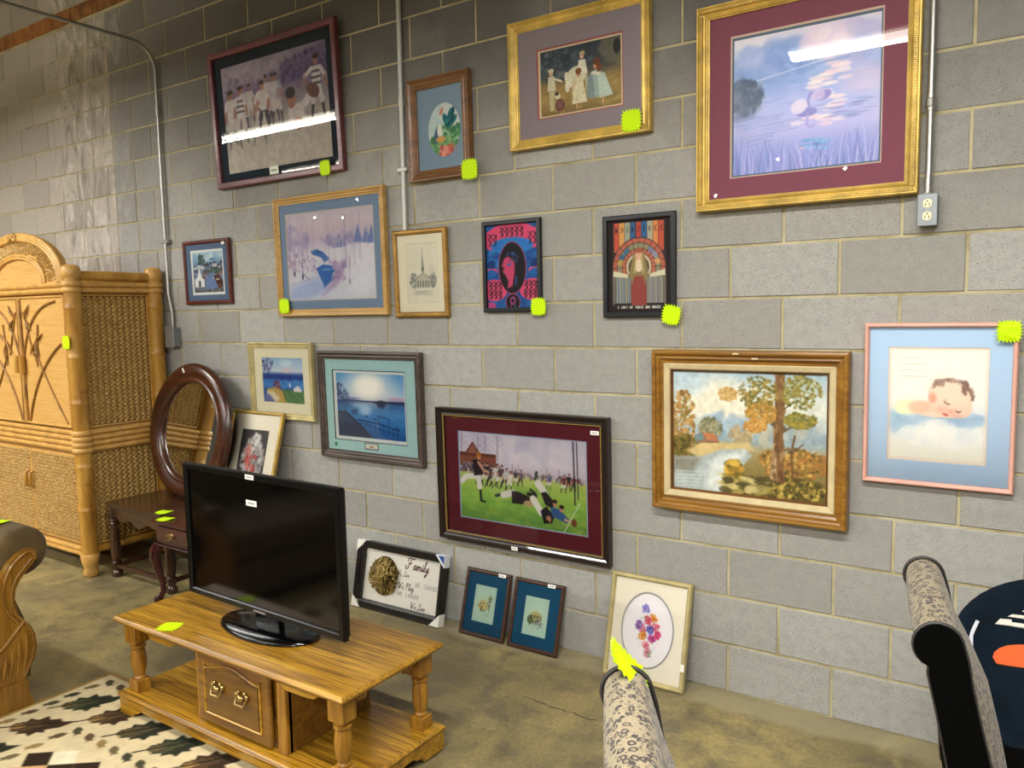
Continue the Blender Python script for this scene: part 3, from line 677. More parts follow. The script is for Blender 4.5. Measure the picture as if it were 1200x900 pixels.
def art_winter(c):
    c.vgrad([(0, 'cfc7d4'), (.15, 'd7c9cf'), (.3, 'cdbfcf'), (.42, 'd9d3de'), (.5, 'dfdde4'), (1, 'd6d9e4')]); c.cloud(40, (.7, .33), (.3, .05), ['a7a0c4', 'b6accb', '9a98c0'], .035, .6)
    c.cloud(30, (.1, .3), (.18, .14), ['b0a6c6', '9d99c0', 'c2b6cc'], .05, .5); c.poly([(.1, .46), (1, .38), (1, .62), (.5, .6)], 'e4e2e8', .7, .05)
    for u, v_, h in ((.83, .38, .2), (.92, .39, .18), (.98, .40, .2), (.56, .42, .07), (.60, .42, .08), (.64, .42, .09), (.68, .41, .07)): c.poly([(u-.03*h/.12, v_), (u+.03*h/.12, v_), (u, v_-h)], '6f86bd', .85, .012)
    for k in range(60):
        u = c.rs.rand(); u = u*.34 if k % 2 else .45+u*.5; h0 = .02+.2*c.rs.rand(); b = .40+.28*c.rs.rand(); c.line([(u, b), (u+.008*(c.rs.rand()-.5), h0)], ['9f95b8', 'e6e2ea', '8c86b0', 'b4a8c0', 'c8b6c4'][c.rs.randint(5)], .006, .75, .003)
    c.dabs(50, (0, .46, .35, .68), ['b49cba', '9c8cb4', 'cbb9cc', 'a98aa8'], .02, .6)
    c.poly([(.28, .44), (.36, .42), (.44, .47), (.50, .54), (.44, .58), (.40, .52), (.30, .48)], '4f7cba', 1, .012); c.poly([(.34, .64), (.42, .60), (.58, .63), (.56, .68), (.52, .72), (.56, .76), (.48, .82), (.42, .88), (.40, .80), (.36, .70)], '3f76be', 1, .015); c.ell(.46, .66, .09, .012, '7aa5dc', .9, .3); c.ell(.38, .46, .06, .012, '2f5590', .8, .3)
    c.poly([(.02, .86), (.36, .74), (.46, .90), (.2, 1), (0, 1)], 'a3b6df', .7, .08); c.poly([(.46, .54), (.62, .6), (.66, .74), (.56, .86), (.40, .96), (.5, .8), (.58, .68)], 'b59cc2', .7, .05); c.dabs(30, (.52, .56, .68, .78), ['a48ab4', '8f7fb0', 'c4aac6'], .025, .6)
    for u, v_ in ((.07, .70), (.17, .74), (.72, .82)): c.line([(u, v_), (u+.01, v_-.3)], '8a7fa6', .010); c.ell(u, v_-.01, .016, .035, '3f3c52', .9, .2)
    c.line([(.16, .56), (.18, .70), (.24, .76)], '9d8cb0', .014); c.line([(.03, .82), (.3, .75)], '7f86b0', .005); c.ell(.85, .8, .22, .16, 'e2e3ea', .8, .6); c.mottle(20, .06)
def art_church(c):
    c.c[:] = hexc('e4e0ce'); c.mottle(5, .05); bx = lambda u0, v0, u1, v1, q: c.line([(u0, v0), (u1, v0), (u1, v1), (u0, v1), (u0, v0)], q, .006)
    g1, g2 = '8d8f88', '5f625e'
    c.cloud(60, (.22, .62), (.12, .12), [g1, 'a9aaa0', '77797a'], .02, .6); c.cloud(60, (.82, .62), (.12, .12), [g1, 'a9aaa0', '77797a'], .02, .6)
    c.poly([(.30, .74), (.74, .74), (.74, .58), (.52, .50), (.30, .58)], 'c6c3b2'); c.line([(.28, .58), (.52, .50), (.76, .58)], g2, .008)
    for u in (.36, .44, .52, .60, .68): c.rect(u-.022, .62, u+.022, .73, g2, .8); c.line([(u+.04, .60), (u+.04, .74)], 'd8d5c4', .012)
    c.rect(.47, .38, .57, .50, 'bcbaa8'); c.rect(.49, .41, .55, .46, g2, .8); c.poly([(.48, .38), (.56, .38), (.52, .14)], '9b9c92'); c.line([(.52, .14), (.52, .08)], g2, .005); c.ell(.52, .40, .012, .012, g2)
    for k in range(20): c.line([(.2+.1*c.rs.rand(), .78+.08*c.rs.rand()), (.5+.35*c.rs.rand(), .78+.1*c.rs.rand())], 'b0afa2', .004, .6)
    for k in range(16): c.line([(.72, .40+.01*k), (.9, .34+.012*k)], 'bfbdae', .003, .6)
    bx(.005, .005, .995, .995, 'a9a698')
def squiggle(c, u0, v0, u1, v1, n, col, wd):
    for k in range(n):
        u = u0+(u1-u0)*(k+.5)/n; d = (u1-u0)/n*.34
        c.line([(u-d, v0), (u+d, v0+(v1-v0)*.2), (u-d, v0+(v1-v0)*.45), (u+d*.8, v0+(v1-v0)*.7), (u-d*.6, v1)], col, wd); c.line([(u+d, v0), (u+d*.6, v1)], col, wd*.7)
def art_pink(c):
    B, P, K = '1d5a9e', 'd84f78', '15131c'
    c.c[:] = hexc(B); c.blend('2f86c4', .5, .25, 9, 1., .8); c.blend('123a78', .58, .2, 14, 1., .7)
    c.ell(.5, .11, .34, .12, P); c.ell(.12, .18, .13, .12, P); c.ell(.90, .18, .12, .12, P); c.ell(.5, .26, .3, .10, '2a7cc0')
    squiggle(c, .26, .04, .74, .15, 5, K, .012); squiggle(c, .02, .11, .22, .25, 2, K, .012); squiggle(c, .80, .11, .98, .25, 2, K, .011)
    for u in (.09, .93): c.ell(u, .55, .09, .035, P); c.ell(u, .47, .06, .05, '123a78'); c.ell(u, .58, .07, .05, '1f64ac')
    c.ell(.14, .78, .19, .13, P); c.ell(.88, .78, .18, .13, P); squiggle(c, .02, .68, .30, .78, 3, K, .012); squiggle(c, .03, .79, .30, .88, 3, K, .012); squiggle(c, .72, .68, .98, .78, 3, K, .012); squiggle(c, .70, .79, .97, .88, 3, K, .012)
    c.ell(.5, .52, .20, .31, P); c.ell(.5, .52, .192, .302, '171218'); c.ell(.5, .93, .105, .105, P); c.ell(.5, .93, .098, .098, '171218')
    c.poly([(.36, .36), (.30, .50), (.34, .52), (.31, .56), (.36, .60), (.42, .68), (.40, .76), (.50, .74), (.54, .60), (.56, .46), (.50, .36)], 'c4486e', 1, .02); c.poly([(.30, .42), (.40, .30), (.58, .28), (.72, .44), (.66, .64), (.58, .58), (.54, .44), (.42, .38)], '120f16', 1, .03)
    c.ell(.44, .48, .03, .014, '3a6ab8'); c.line([(.34, .60), (.40, .66)], '2a2030', .018); c.line([(.58, .62), (.56, .72)], '2f5fb4', .016); c.dabs(10, (.4, .34, .68, .44), ['3c68b0', '2a2450'], .02, .5)
    c.ell(.5, .91, .04, .05, 'b04a8c'); c.ell(.5, .91, .022, .028, '171218'); c.line([(.46, .96), (.46, 1.)], 'b04a8c', .012); c.line([(.54, .96), (.54, 1.)], '3a8a90', .012); c.ell(.06, .97, .08, .05, 'b84c86')
FONT = {'3': '111001111001111', 'D': '110101101101110', 'A': '010101111101101', 'Y': '101101010010010', 'S': '011100010001110', 'O': '010101101101010', 'F': '111100110100100', 'P': '110101110100100', 'E': '111100110100111', 'C': '011100100100011', 'N': '101111111111101', 'M': '101111111101101', 'U': '101101101101111', 'I': '111010010010111', 'W': '101101111111101', 'T': '111010010010010', 'K': '101101110101101', 'L': '100100100100111', 'R': '110101110101101', 'G': '011100101101011', 'H': '101101111101101', 'V': '101101101101010', ' ': '0'*15}
def text(c, s_, u, v_, pw, ph, col, sp=4):
    for k, ch in enumerate(s_):
        for i, b in enumerate(FONT[ch]):
            if b == '1': x, y = u+(k*sp+i % 3)*pw, v_+(i//3)*ph; c.rect(x, y, x+pw*1.02, y+ph*1.02, col)
def art_arch(c):
    c.c[:] = hexc('2b2424'); cols = ['c0533c', 'cf9a52', '9aa08a', '33608e', 'b4483e', '2f5f8e', 'a7a58c', 'd08a50', 'b8513c']
    for k, (q, ch) in enumerate(zip(cols, 'WOODSTOCK')):
        u0 = .04+k*.103; c.rect(u0, .0, u0+.092, .34, q); text(c, ch, u0+.024, .055, .015, .013, '3a2420' if k % 2 == 0 else '1c2430')
    for rr, q in ((.335, '3a2b28'), (.325, 'b0614a'), (.275, '3a2b28'), (.268, '8c8a6a'), (.215, '3a2b28'), (.208, 'b6674c'), (.165, '2c2422'), (.158, 'c9b89a'), (.13, '50483c')):
        c.ell(.5, .52, rr, rr*1.02, q)
    for k in range(13):
        a = math.pi*k/12; c.line([(.5+.165*math.cos(a)/c.A, .52-.165*math.sin(a)), (.5+.33*math.cos(a)/c.A, .52-.33*math.sin(a))], '33282a', .006)
    for a0, q in ((2.6, '2f5f86'), (2.25, '3a6a8c'), (.6, '8d8ca6'), (.9, '77789a'), (2.9, 'b8964c'), (.25, 'd2a06a')): c.ell(.5+.24*math.cos(a0)/c.A, .52-.24*math.sin(a0), .04, .03, q, .9, .1, a0)
    c.rect(.0, .60, 1, .95, '6d675c'); c.poly([(.02, .55), (.3, .60), (.3, .64), (.02, .62)], 'cfc9ac'); c.poly([(.98, .55), (.7, .60), (.7, .64), (.98, .62)], 'cfc9ac')
    for k in range(8): u = .08+k*.035; c.rect(u, .63, u+.02, .93, ['8f979a', '7d8a94', 'a8a690'][k % 3]); u = .66+k*.035; c.rect(u, .63, u+.02, .93, ['8f979a', 'a8a690', '86808c'][k % 3])
    c.rect(.36, .62, .64, .97, '96453c'); [c.line([(.36, .64+.03*k), (.64, .64+.03*k)], '7a322c', .006) for k in range(11)]
    c.poly([(.40, .36), (.60, .36), (.68, .60), (.62, .72), (.58, .62), (.42, .62), (.38, .72), (.32, .60)], '8a7c50', 1, .02); c.ell(.5, .50, .05, .075, 'd8c6ac'); c.ell(.5, .38, .045, .055, 'cfa68a'); c.ell(.5, .33, .05, .03, 'a05a40')
    c.line([(.45, .40), (.42, .58)], 'b7a266', .02); c.line([(.55, .40), (.58, .58)], 'b7a266', .02); c.rect(.03, .935, .36, .95, '1d1a1a'); c.rect(.64, .935, .97, .95, '1d1a1a')
    c.rect(0, .955, 1, 1, '241e1e'); text(c, '3 DAYS OF PEACE AND MUSIC', .1, .966, .0081, .0062, 'e6e0d4')
def art_sail(c):
    c.vgrad([(0, '9cc0dc'), (.3, 'd3dbe2'), (.36, '5672ac'), (.4, '24408c'), (.47, '2d55a4'), (.5, '3f82c4'), (.62, '4c8cc8'), (.72, '2e5a98'), (1, '5a6a58')]); c.ell(.6, .28, .14, .05, 'e8cfd0', .7, .6); c.ell(.6, .12, .2, .08, 'd9e6ea', .7, .7)
    c.line([(.14, .46), (.16, .3), (.24, .2), (.28, .08)], '3d3f68', .022); c.line([(.16, .3), (.06, .1)], '46486e', .016); c.cloud(70, (.12, .14), (.14, .16), ['4a4f84', '7a84b0', '363c68', '9aa6c8'], .022, .75)
    c.dabs(50, (0, .38, 1, .48), ['1d3478', '2c4a96', '3a66ac'], .025, .6, 0, 2.); c.dabs(30, (.3, .5, 1, .68), ['5c9cd4', '3a74b8', '6fb0dc'], .02, .6, 0, 2.); c.poly([(.66, .52), (.69, .62), (.64, .62)], 'f0f0f0'); c.ell(.67, .64, .03, .01, 'e8e8f0')
    c.cloud(40, (.34, .62), (.08, .11), ['7a4a6a', '94586c', '5c3c60', 'a86a70'], .028); c.poly([(.10, .7), (.3, .66), (.52, .74), (.6, 1), (.05, 1)], 'c8aa62', 1, .05); c.poly([(.1, .74), (.26, .76), (.4, .9), (.3, 1), (.0, .96)], 'e2d9c0', .9, .05); c.poly([(0, .8), (.14, .82), (.3, 1), (0, 1)], '5060a8', .8, .05)
    c.poly([(.48, .70), (1, .72), (1, 1), (.56, .98)], '5f8a54', 1, .03); [c.line([(.46+.06*k, .72), (.62+.09*k, 1)], ['3f6a4c', '8cac6c', '4a5f7a'][k % 3], .014, .8) for k in range(6)]; c.poly([(.74, .68), (.86, .60), (.95, .70), (.93, .74), (.76, .74)], 'e8dfe0', 1, .02); c.line([(.5, .74), (.52, 1)], '3a4030', .014)
def art_lake(c):
    c.vgrad([(0, '5d9fd2'), (.2, '8cbadc'), (.34, 'b6cede'), (.40, '9aa0c0'), (.44, '3a4a78'), (.47, '3f6fa4'), (.6, '4c8fc4'), (.8, '2f78b8'), (1, '1c5594')]); c.ell(.48, .2, .42, .24, 'f4efe6', 1, 1.2); c.ell(.48, .2, .26, .16, 'fdf9f0', 1, .9)
    c.ell(.9, .37, .18, .02, 'e0a8b8', .8, .5); c.ell(.2, .39, .2, .012, '5c78b0', .8, .5); c.line([(.1, .42), (.4, .43), (1, .42)], '2a3a66', .022); c.line([(.55, .445), (1, .43)], '2a3458', .02)
    c.ell(.66, .45, .1, .05, '1f2b4c', 1, .2); c.ell(.66, .50, .08, .025, '2a4470', .8, .4)
    c.ell(.42, .56, .12, .08, 'c4dcec', .8, .9); c.ell(.34, .5, .16, .03, 'a7cbe4', .8, .8)
    for k in range(40): u, v_ = c.rs.rand(), .5+.48*c.rs.rand(); c.ell(u, v_, .06, .005, ['7fb4dc', '2a6aac', 'a4cce6', '3c86c4'][c.rs.randint(4)], .45, .4)
    c.poly([(0, .60), (.14, .60), (.36, .80), (.54, 1), (0, 1)], '2c3d5c'); c.poly([(0, .62), (.13, .62), (.3, .80), (0, .78)], '3f5272', .8, .03)
    for u in (.03, .06, .10, .13): c.line([(u, .62), (u+.005, .2+.2*c.rs.rand())], '2c3a58', .012, 1, .004)
    c.cloud(40, (.06, .28), (.07, .12), ['3a5078', '50688c', '2c3e62'], .022, .6); c.cloud(20, (.14, .34), (.05, .08), ['5c789c', '4a6488'], .02, .5)
    for k in range(4): c.line([(.22, .57+.02*k), (.3, .57+.02*k)], '223454', .010)
    c.line([(.30, .72), (.62, .76), (.9, .84)], '1b3a68', .02); c.line([(.34, .76), (.9, .92)], '1b3a68', .012)
    for k in range(9): u = .36+.065*k; c.line([(u, .73+.012*k), (u, .84+.015*k)], '173058', .010)
    c.line([(.60, .64), (.62, .76)], '20406c', .012); c.line([(.76, .68), (.76, .80)], '20406c', .012); c.line([(.6, .64), (.78, .68)], '20406c', .014); c.ell(.44, .66, .03, .012, '223c66'); c.ell(.56, .69, .03, .01, '223c66'); c.ell(.86, .82, .07, .02, '23456f')
def art_floral_dark(c):
    c.c[:] = hexc('4a4744'); c.mottle(6, .3)
    c.cloud(220, (.52, .50), (.40, .38), ['b7b3b0', 'd9d4d0', '9a9896', 'c6bdb8', '87827e'], .034, .75); c.cloud(26, (.5, .56), (.22, .16), ['b4524a', 'cf7a6c', 'a8443e'], .034, .9); c.cloud(16, (.34, .36), (.1, .1), ['b4665c', 'd09486'], .03, .8); c.cloud(20, (.6, .16), (.12, .10), ['e4e0dc', 'c8c4c0'], .028, .9); c.cloud(30, (.55, .9), (.25, .08), ['a9a6a2', '8c8986'], .03, .7)
    for k in range(24): a = 6.283*c.rs.rand(); c.line([(.5, .5), (.5+.46*math.cos(a), .5+.44*math.sin(a))], '7e7b74', .005, .5)
def art_rugby2(c):
    c.vgrad([(0, 'cfc9d6'), (.3, 'd9d0da'), (.44, 'c9bfca'), (.46, 'b9c872'), (.6, 'a4c258'), (.8, '7fae48'), (1, '6f9c48')]); c.ell(.6, .2, .5, .12, 'e4dcdf', .6, .8); c.cloud(30, (.5, .15), (.5, .14), ['c3bfd0', 'ded7de', 'b9b9cc'], .06, .35, 2.)
    c.blend('a8be54', .5, .3, 8, np.clip((c.V-.44)*8, 0, 1), .7); c.blend('5c9440', .56, .3, 6, np.clip((c.V-.66)*5, 0, 1), .7, scy=14); c.dabs(60, (.0, .55, 1, .98), ['a4c45c', '6ca044', 'b4cc68', '84b04c'], .03, .35, 0, 3.)
    c.rect(0, .24, .31, .38, '8a5240'); c.rect(0, .23, .31, .27, '6a3a30'); c.poly([(.05, .24), (.115, .10), (.18, .24)], '7a4236'); c.poly([(.07, .24), (.115, .145), (.16, .24)], '9c6450')
    for u, b in ((.02, .22), (.16, .2), (.32, .3), (.22, .2)):
        c.line([(u, b), (u+.005, .02)], '6f6470', .008); [c.line([(u, .04+.04*k), (u+(.05 if k % 2 else -.05), .0+.035*k)], '8d8490', .004, .8) for k in range(5)]
    c.dabs(170, (.0, .36, .34, .46), ['5a4a50', '3c3440', 'b89a84', '7a5c58', '6a6478', '8f8a94'], .016, .9); c.dabs(170, (.34, .40, 1, .465), ['8a6a64', '6a565c', 'b09a94', '55505e', '9c6a5c', 'a8a0a8'], .012, .9)
    for u in (.44, .49, .71, .80): c.line([(u, .42), (u, .32)], '6a6068', .005)
    for k, (u, v_, h) in enumerate(((.20, .60, .27), (.24, .62, .26), (.28, .61, .28), (.32, .60, .26), (.36, .62, .25), (.16, .60, .26), (.40, .62, .22))): c.man(u, v_, h, ['352f3c', '4c4450', 'd8d2cc', '5c4c50', 'c9c4c0', '3a3440', 'ddd8d2'][k], ['e0dad4', '2c2832', 'cfc9c2'][k % 3], lean=.25, sock='2c2a32', stride=.14)
    for u, v_, h, sh, so in ((.46, .555, .18, '3c3848', 'd8d4ce'), (.50, .56, .19, '6c6474', '2e2a34'), (.72, .55, .17, '56589c', 'e0dcd6'), (.83, .57, .2, '6a2c38', 'e4e0da'), (.865, .545, .19, '3a2f34', '8a4a4c'), (.905, .54, .17, '7a3a40', '40363c')): c.man(u, v_, h, sh, so, lean=.1, sock='2a2830')
    # kicking player
    c.line([(.165, .52), (.17, .66), (.175, .78)], '1f2a2a', .034); c.line([(.155, .50), (.165, .62)], 'e3ded8', .07); c.line([(.13, .50), (.05, .52), (.01, .58)], 'e3ded8', .062); c.poly([(.11, .32), (.17, .30), (.19, .48), (.12, .50)], '2c2026', 1, .01); c.line([(.16, .34), (.20, .42), (.24, .44)], 'cfa088', .03); c.ell(.165, .27, .03, .042, 'c9925e'); c.ell(.165, .245, .034, .028, 'b8742e'); c.line([(.175, .78), (.21, .79)], '1a1a1c', .022)
    # diving players
    c.line([(.30, .70), (.36, .67)], '33404a', .035); c.line([(.36, .68), (.44, .64)], 'ded8d2', .075); c.poly([(.43, .62), (.48, .62), (.57, .66), (.58, .74), (.50, .76), (.43, .76)], '281f28', 1, .01); c.line([(.56, .63), (.62, .64)], '281f28', .04); c.ell(.56, .74, .06, .035, 'b79a74')
    c.line([(.62, .46), (.63, .38)], '2f4438', .032); c.line([(.58, .58), (.62, .62)], '26262c', .03); c.line([(.64, .50), (.69, .60)], 'e2dcd6', .085); c.poly([(.66, .60), (.70, .58), (.77, .70), (.74, .76), (.69, .72)], '241c26', 1, .01); c.ell(.765, .70, .026, .036, 'c99074'); c.ell(.765, .675, .03, .022, '2c1c18')
    c.line([(.60, .68), (.66, .82)], 'e4dfd8', .08); c.poly([(.655, .80), (.70, .74), (.76, .84), (.74, .92), (.68, .94)], '1f1b26', 1, .01); c.ell(.715, .88, .032, .038, 'c08a6c'); c.ell(.70, .91, .03, .02, '241814')
    c.poly([(.73, .74), (.79, .75), (.88, .86), (.85, .90), (.74, .84)], '3a5f92', 1, .01); c.ell(.815, .75, .026, .034, 'c48c70'); c.ell(.815, .725, .03, .022, '2a1c18'); c.line([(.84, .86), (.89, .88)], 'cfa084', .03); c.ell(.905, .88, .034, .042, '7a4630')
    c.line([(.83, 1.), (.95, .66)], 'd8e0d0', .010); c.line([(.915, .68), (.908, .0)], '2c2c38', .016); c.line([(.94, .62), (.933, .0)], '3a3a46', .013)
def art_oil(c):
    c.vgrad([(0, '9fb8c4'), (.15, 'c6d0cc'), (.3, 'd6d8c8'), (.46, 'a9bcc8'), (.56, '8f9f9a'), (.62, 'a8986c'), (.75, '8a7a48'), (1, '5c4c24')]); c.ell(.3, .24, .26, .18, 'ebe4cc', .9, .8); c.ell(.12, .1, .14, .1, 'bcd0da', .7, .8)
    c.cloud(60, (.42, .44), (.2, .08), ['8aa6be', '9fb4c0', '7f9cb4', 'b9c4c0'], .05, .5); c.cloud(40, (.8, .48), (.2, .1), ['9fb0b4', 'b8b49c', '8a9ca4'], .05, .6)
    c.cloud(170, (.26, .46), (.08, .085), ['7a7a58', '9c9468', '5f6448', 'a89c74'], .012, .75); c.cloud(50, (.47, .50), (.07, .07), ['a89878', '8c8460', 'c0a880'], .025, .6); c.cloud(260, (.07, .40), (.085, .24), ['a8783c', 'c4924e', '7c5c2c', '8c7a40', 'c8a468'], .013, .8); c.cloud(200, (.08, .62), (.13, .09), ['5c5424', '7a6c34', '46401c', '8c6a30'], .015, .85)
    c.poly([(.10, .66), (.2, .58), (.36, .57), (.52, .56), (.56, .62), (.34, .64), (.2, .74)], 'cdb67c', 1, .03); c.poly([(.15, .53), (.21, .50), (.3, .52), (.32, .58), (.18, .59)], '8c6a50'); c.poly([(.15, .54), (.205, .50), (.215, .56), (.16, .58)], '74888c'); c.poly([(.205, .50), (.29, .51), (.325, .57), (.24, .56)], 'b5734a')
    c.poly([(.0, .72), (.2, .70), (.34, .63), (.5, .61), (.54, .66), (.46, .78), (.36, .84), (.35, 1), (0, 1)], 'a9b4b2', 1, .02); c.poly([(.26, .74), (.38, .66), (.5, .63), (.42, .8), (.34, .98), (.22, .98)], 'dde2da', .8, .06); c.poly([(0, .72), (.2, .71), (.14, .84), (0, .84)], '6f6650', .6, .05); [c.line([(.02, .84+.03*k), (.2, .83+.03*k)], 'd4dad4', .007, .6) for k in range(5)]
    c.cloud(120, (.80, .70), (.2, .12), ['a06a34', '8c7438'], .03, .8); c.cloud(260, (.80, .70), (.2, .12), ['a06a34', 'b98a44', '7c5a2c', '8c7438', '5c4c28', 'c8a058'], .013, .8); c.cloud(100, (.72, .92), (.3, .10), ['6a5a28', '4c4420'], .03, .85); c.cloud(280, (.72, .90), (.3, .09), ['6a5a28', '4c4420', '8c7a34', 'a88c40', '3c3418', 'c0a850'], .013, .85)
    c.poly([(.34, .86), (.44, .82), (.62, .84), (.64, .96), (.36, .96)], '6a5e34', 1, .02); c.dabs(50, (.36, .84, .64, .96), ['b8a866', '9c8c4c', '4c4424', 'cabb7c'], .022, .8, .1, 2.2); c.cloud(50, (.42, .78), (.06, .06), ['b88c30', '8c7028', '6a5a24', 'cda848'], .022, .85)
    for u, s_ in ((.70, .0), (.71, .012)): c.poly([(.655, .84), (.675, .55), (.685, .3), (.69, 0), (.745, 0), (.74, .3), (.735, .6), (.75, .86)], '7c5a38' if s_ == 0 else '8c6c48', 1 if s_ == 0 else .0, .01)
    c.poly([(.66, .83), (.675, .55), (.69, .55), (.70, .84)], 'c9b48c', .85, .015); c.dabs(60, (.675, .0, .74, .84), ['5c3e24', 'a8845c', '8c6a44', '6f4c2c'], .015, .7, 1.5, 2.); c.line([(.69, .42), (.62, .36), (.56, .38)], '6a4a2c', .014); c.line([(.73, .46), (.8, .40), (.93, .38)], '6a4a2c', .014); c.line([(.68, .36), (.6, .3), (.48, .2)], '6f5030', .011); c.line([(.735, .28), (.8, .22)], '6a4a2c', .010)
    for cc, sp, cols in (((.58, .16), (.13, .13), ['8c7a30', 'a88a3c', '6c6428', 'b89a50', '585420']), ((.84, .14), (.13, .13), ['6c6a2c', '8c8238', '565a28', 'a08c44']), ((.60, .32), (.1, .08), ['b08438', 'c89a4c', '94702c']), ((.84, .36), (.10, .06), ['8c8438', 'a8903c', '6c6a30']), ((.56, .42), (.07, .05), ['c08c44', 'a87834', 'd0a864']), ((.38, .18), (.06, .05), ['c8a060', 'b88c48', 'd8b880'])): c.cloud(210, cc, sp, cols, .0115, .75)
    c.poly([(.70, .05), (.73, .05), (.735, .6), (.70, .6)], '7a5836', .55, .015); c.line([(.80, .82), (.79, .6), (.81, .48)], '6a4c30', .016); c.line([(.79, .62), (.86, .54)], '6a4c30', .010); c.mottle(30, .2)
def art_baby(c):
    c.vgrad([(0, 'e9e6d8'), (.45, 'ebe9e0'), (.6, 'd6dfe3'), (.72, 'e6e6e0'), (1, 'ebe7d8')])
    c.cloud(60, (.3, .66), (.32, .06), ['a9c3d6', 'bcd0dc', '9ab9d0', 'cfdce0'], .05, .5, 1.8); c.cloud(24, (.80, .63), (.15, .04), ['98b4d0', 'adc6da'], .035, .6, 1.8); c.cloud(40, (.55, .77), (.4, .07), ['ecebe4', 'e0e3e4', 'f0eee6'], .06, .6)
    c.ell(.20, .525, .105, .062, 'e9e6bd', 1, .6); c.ell(.15, .54, .06, .05, 'eeeac6', 1, .5)                      # gown
    c.ell(.40, .535, .15, .062, 'edcbb2', 1, .3, .1); c.ell(.34, .52, .085, .055, 'e8bfa6', .8, .7); c.ell(.53, .585, .15, .026, 'efd3bd', 1, .3, .06)   # arm, hand
    c.ell(.635, .425, .178, .150, 'efd0ba', 1, .06, .55); c.ell(.70, .50, .125, .095, 'efcfb8', 1, .1, .5); c.ell(.60, .50, .12, .075, 'f0cfba', 1, .3)     # head, cheek
    c.ell(.62, .38, .15, .11, 'f2d8c4', .9, .7, .5)
    [c.ell(.635+.165*math.cos(a)/c.A*1.02+.01*c.rs.randn()*.6, .425-.150*math.sin(a)+.008*c.rs.randn(), .013, .009, ['8a6e62', '9c8074', '6f544c', 'b39a8c'][c.rs.randint(4)], .42, .5, c.rs.rand()*3) for a in np.linspace(-.1, 2.5, 150)]; c.cloud(60, (.785, .345), (.028, .06), ['6a4e46', '7a5e56', '90766c'], .012, .45); c.cloud(30, (.52, .305), (.05, .03), ['a88c7e', '92766a'], .012, .4)
    c.ell(.455, .435, .034, .048, 'e6b29c', 1, .4); c.ell(.458, .44, .016, .026, 'd69c86', .8, .6)
    c.line([(.575, .462), (.600, .482), (.628, .486)], '6a4c44', .011); c.line([(.578, .445), (.61, .455)], 'c9a08c', .008, .6)
    c.line([(.695, .540), (.718, .556), (.742, .545)], '6a4c44', .011); c.ell(.655, .545, .032, .02, 'e8b8a2', .9, .7); c.ell(.645, .555, .01, .006, 'c98a78', .8, .5)
    c.ell(.592, .578, .026, .013, 'cf6f60', 1, .5, .3); c.ell(.56, .535, .05, .035, 'eaa894', .45, .9); c.ell(.70, .585, .05, .016, 'e0a898', .6, .8)
    c.ell(.66, .612, .14, .010, '9fb6c8', .7, .8)
    for k, L in enumerate((.20, .25, .23, .28)):
        v_ = .085+.055*k; u = .12
        while u < .12+L: d = .012+.02*c.rs.rand(); c.line([(u, v_), (min(u+d, .12+L), v_)], 'a9a69e', .005, .8); u += d+.010
    c.line([(.02, .015), (.98, .015), (.98, .985), (.02, .985), (.02, .015)], 'e6cdbd', .006)
def art_house(k):
    def f(c):
        c.c[:] = hexc('b5cfbd'); c.ell(.5, .55, .3, .3, 'c4d6bc', .6, .8)
        cols = ['8a8456', 'b0a468', '6a7458', 'c4b060', '5c6450', 'd0c48c', '7c6c4c']
        c.cloud(50, (.5, .55), (.26, .14), cols, .03, .7)
        if k == 0: c.poly([(.28, .66), (.28, .44), (.42, .36), (.6, .42), (.6, .66)], 'c9bd7c', .9, .01); c.rect(.33, .46, .38, .52, '5a5c4c'); c.rect(.44, .46, .49, .52, '5a5c4c'); c.rect(.36, .56, .42, .66, '6a6450'); c.line([(.74, .68), (.75, .34)], '6a7458', .02); c.cloud(20, (.75, .34), (.06, .08), ['6c7c5c', '8a9468'], .025); c.rect(.25, .52, .34, .6, 'b89c3c', .8)
        else: c.poly([(.26, .62), (.26, .44), (.5, .34), (.76, .44), (.76, .62)], 'b7ac70', .9, .01); [c.rect(.31+.12*q, .46, .37+.12*q, .53, '4c5046') for q in range(4)]; c.cloud(40, (.3, .6), (.12, .1), ['4f5c44', '6a744c'], .025); c.cloud(40, (.66, .64), (.14, .10), ['6a6c64', '8c8c84', 'b9bcb4', '5a5c54'], .028)
        c.cloud(24, (.5, .76), (.24, .06), ['a8c2b0', 'bcd2c0', '9ab4a0'], .03, .6)
    return f
def art_bouquet(c):
    c.c[:] = hexc('dfdcdb'); c.ell(.5, .5, .3, .38, 'e4e0e2', .7, .8)
    for cc, cols in (((.42, .24), ['8c84c4', '6a64b4', 'a9a0d0']), ((.58, .34), ['d8923c', 'c9762c', 'e0ac5c']), ((.48, .38), ['c8506c', 'd87890', 'b83c58']), ((.62, .44), ['cf5a78', 'e08c9c']), ((.40, .50), ['d87890', 'c24c74', 'e4a0a8']), ((.52, .50), ['5a5cac', '7478c0', '4a4c98']), ((.40, .58), ['d89038', 'e0a850', 'b87028']), ((.58, .60), ['b03c84', 'c8508c', '8c2c74']), ((.47, .70), ['cf6a80', 'e09aa4']), ((.32, .46), ['7a4c94', '9470b0']), ((.66, .54), ['d0507c', 'b83868']), ((.52, .78), ['d894a0', 'c8708c', '94a878'])):
        c.cloud(26, cc, (.055, .045), cols, .018, .9); c.ell(cc[0], cc[1], .010, .010, '4a3020', .6)
    c.cloud(40, (.5, .54), (.24, .24), ['7c9464', '9cac80', 'b0a4c0', 'd0b4bc'], .010, .7)

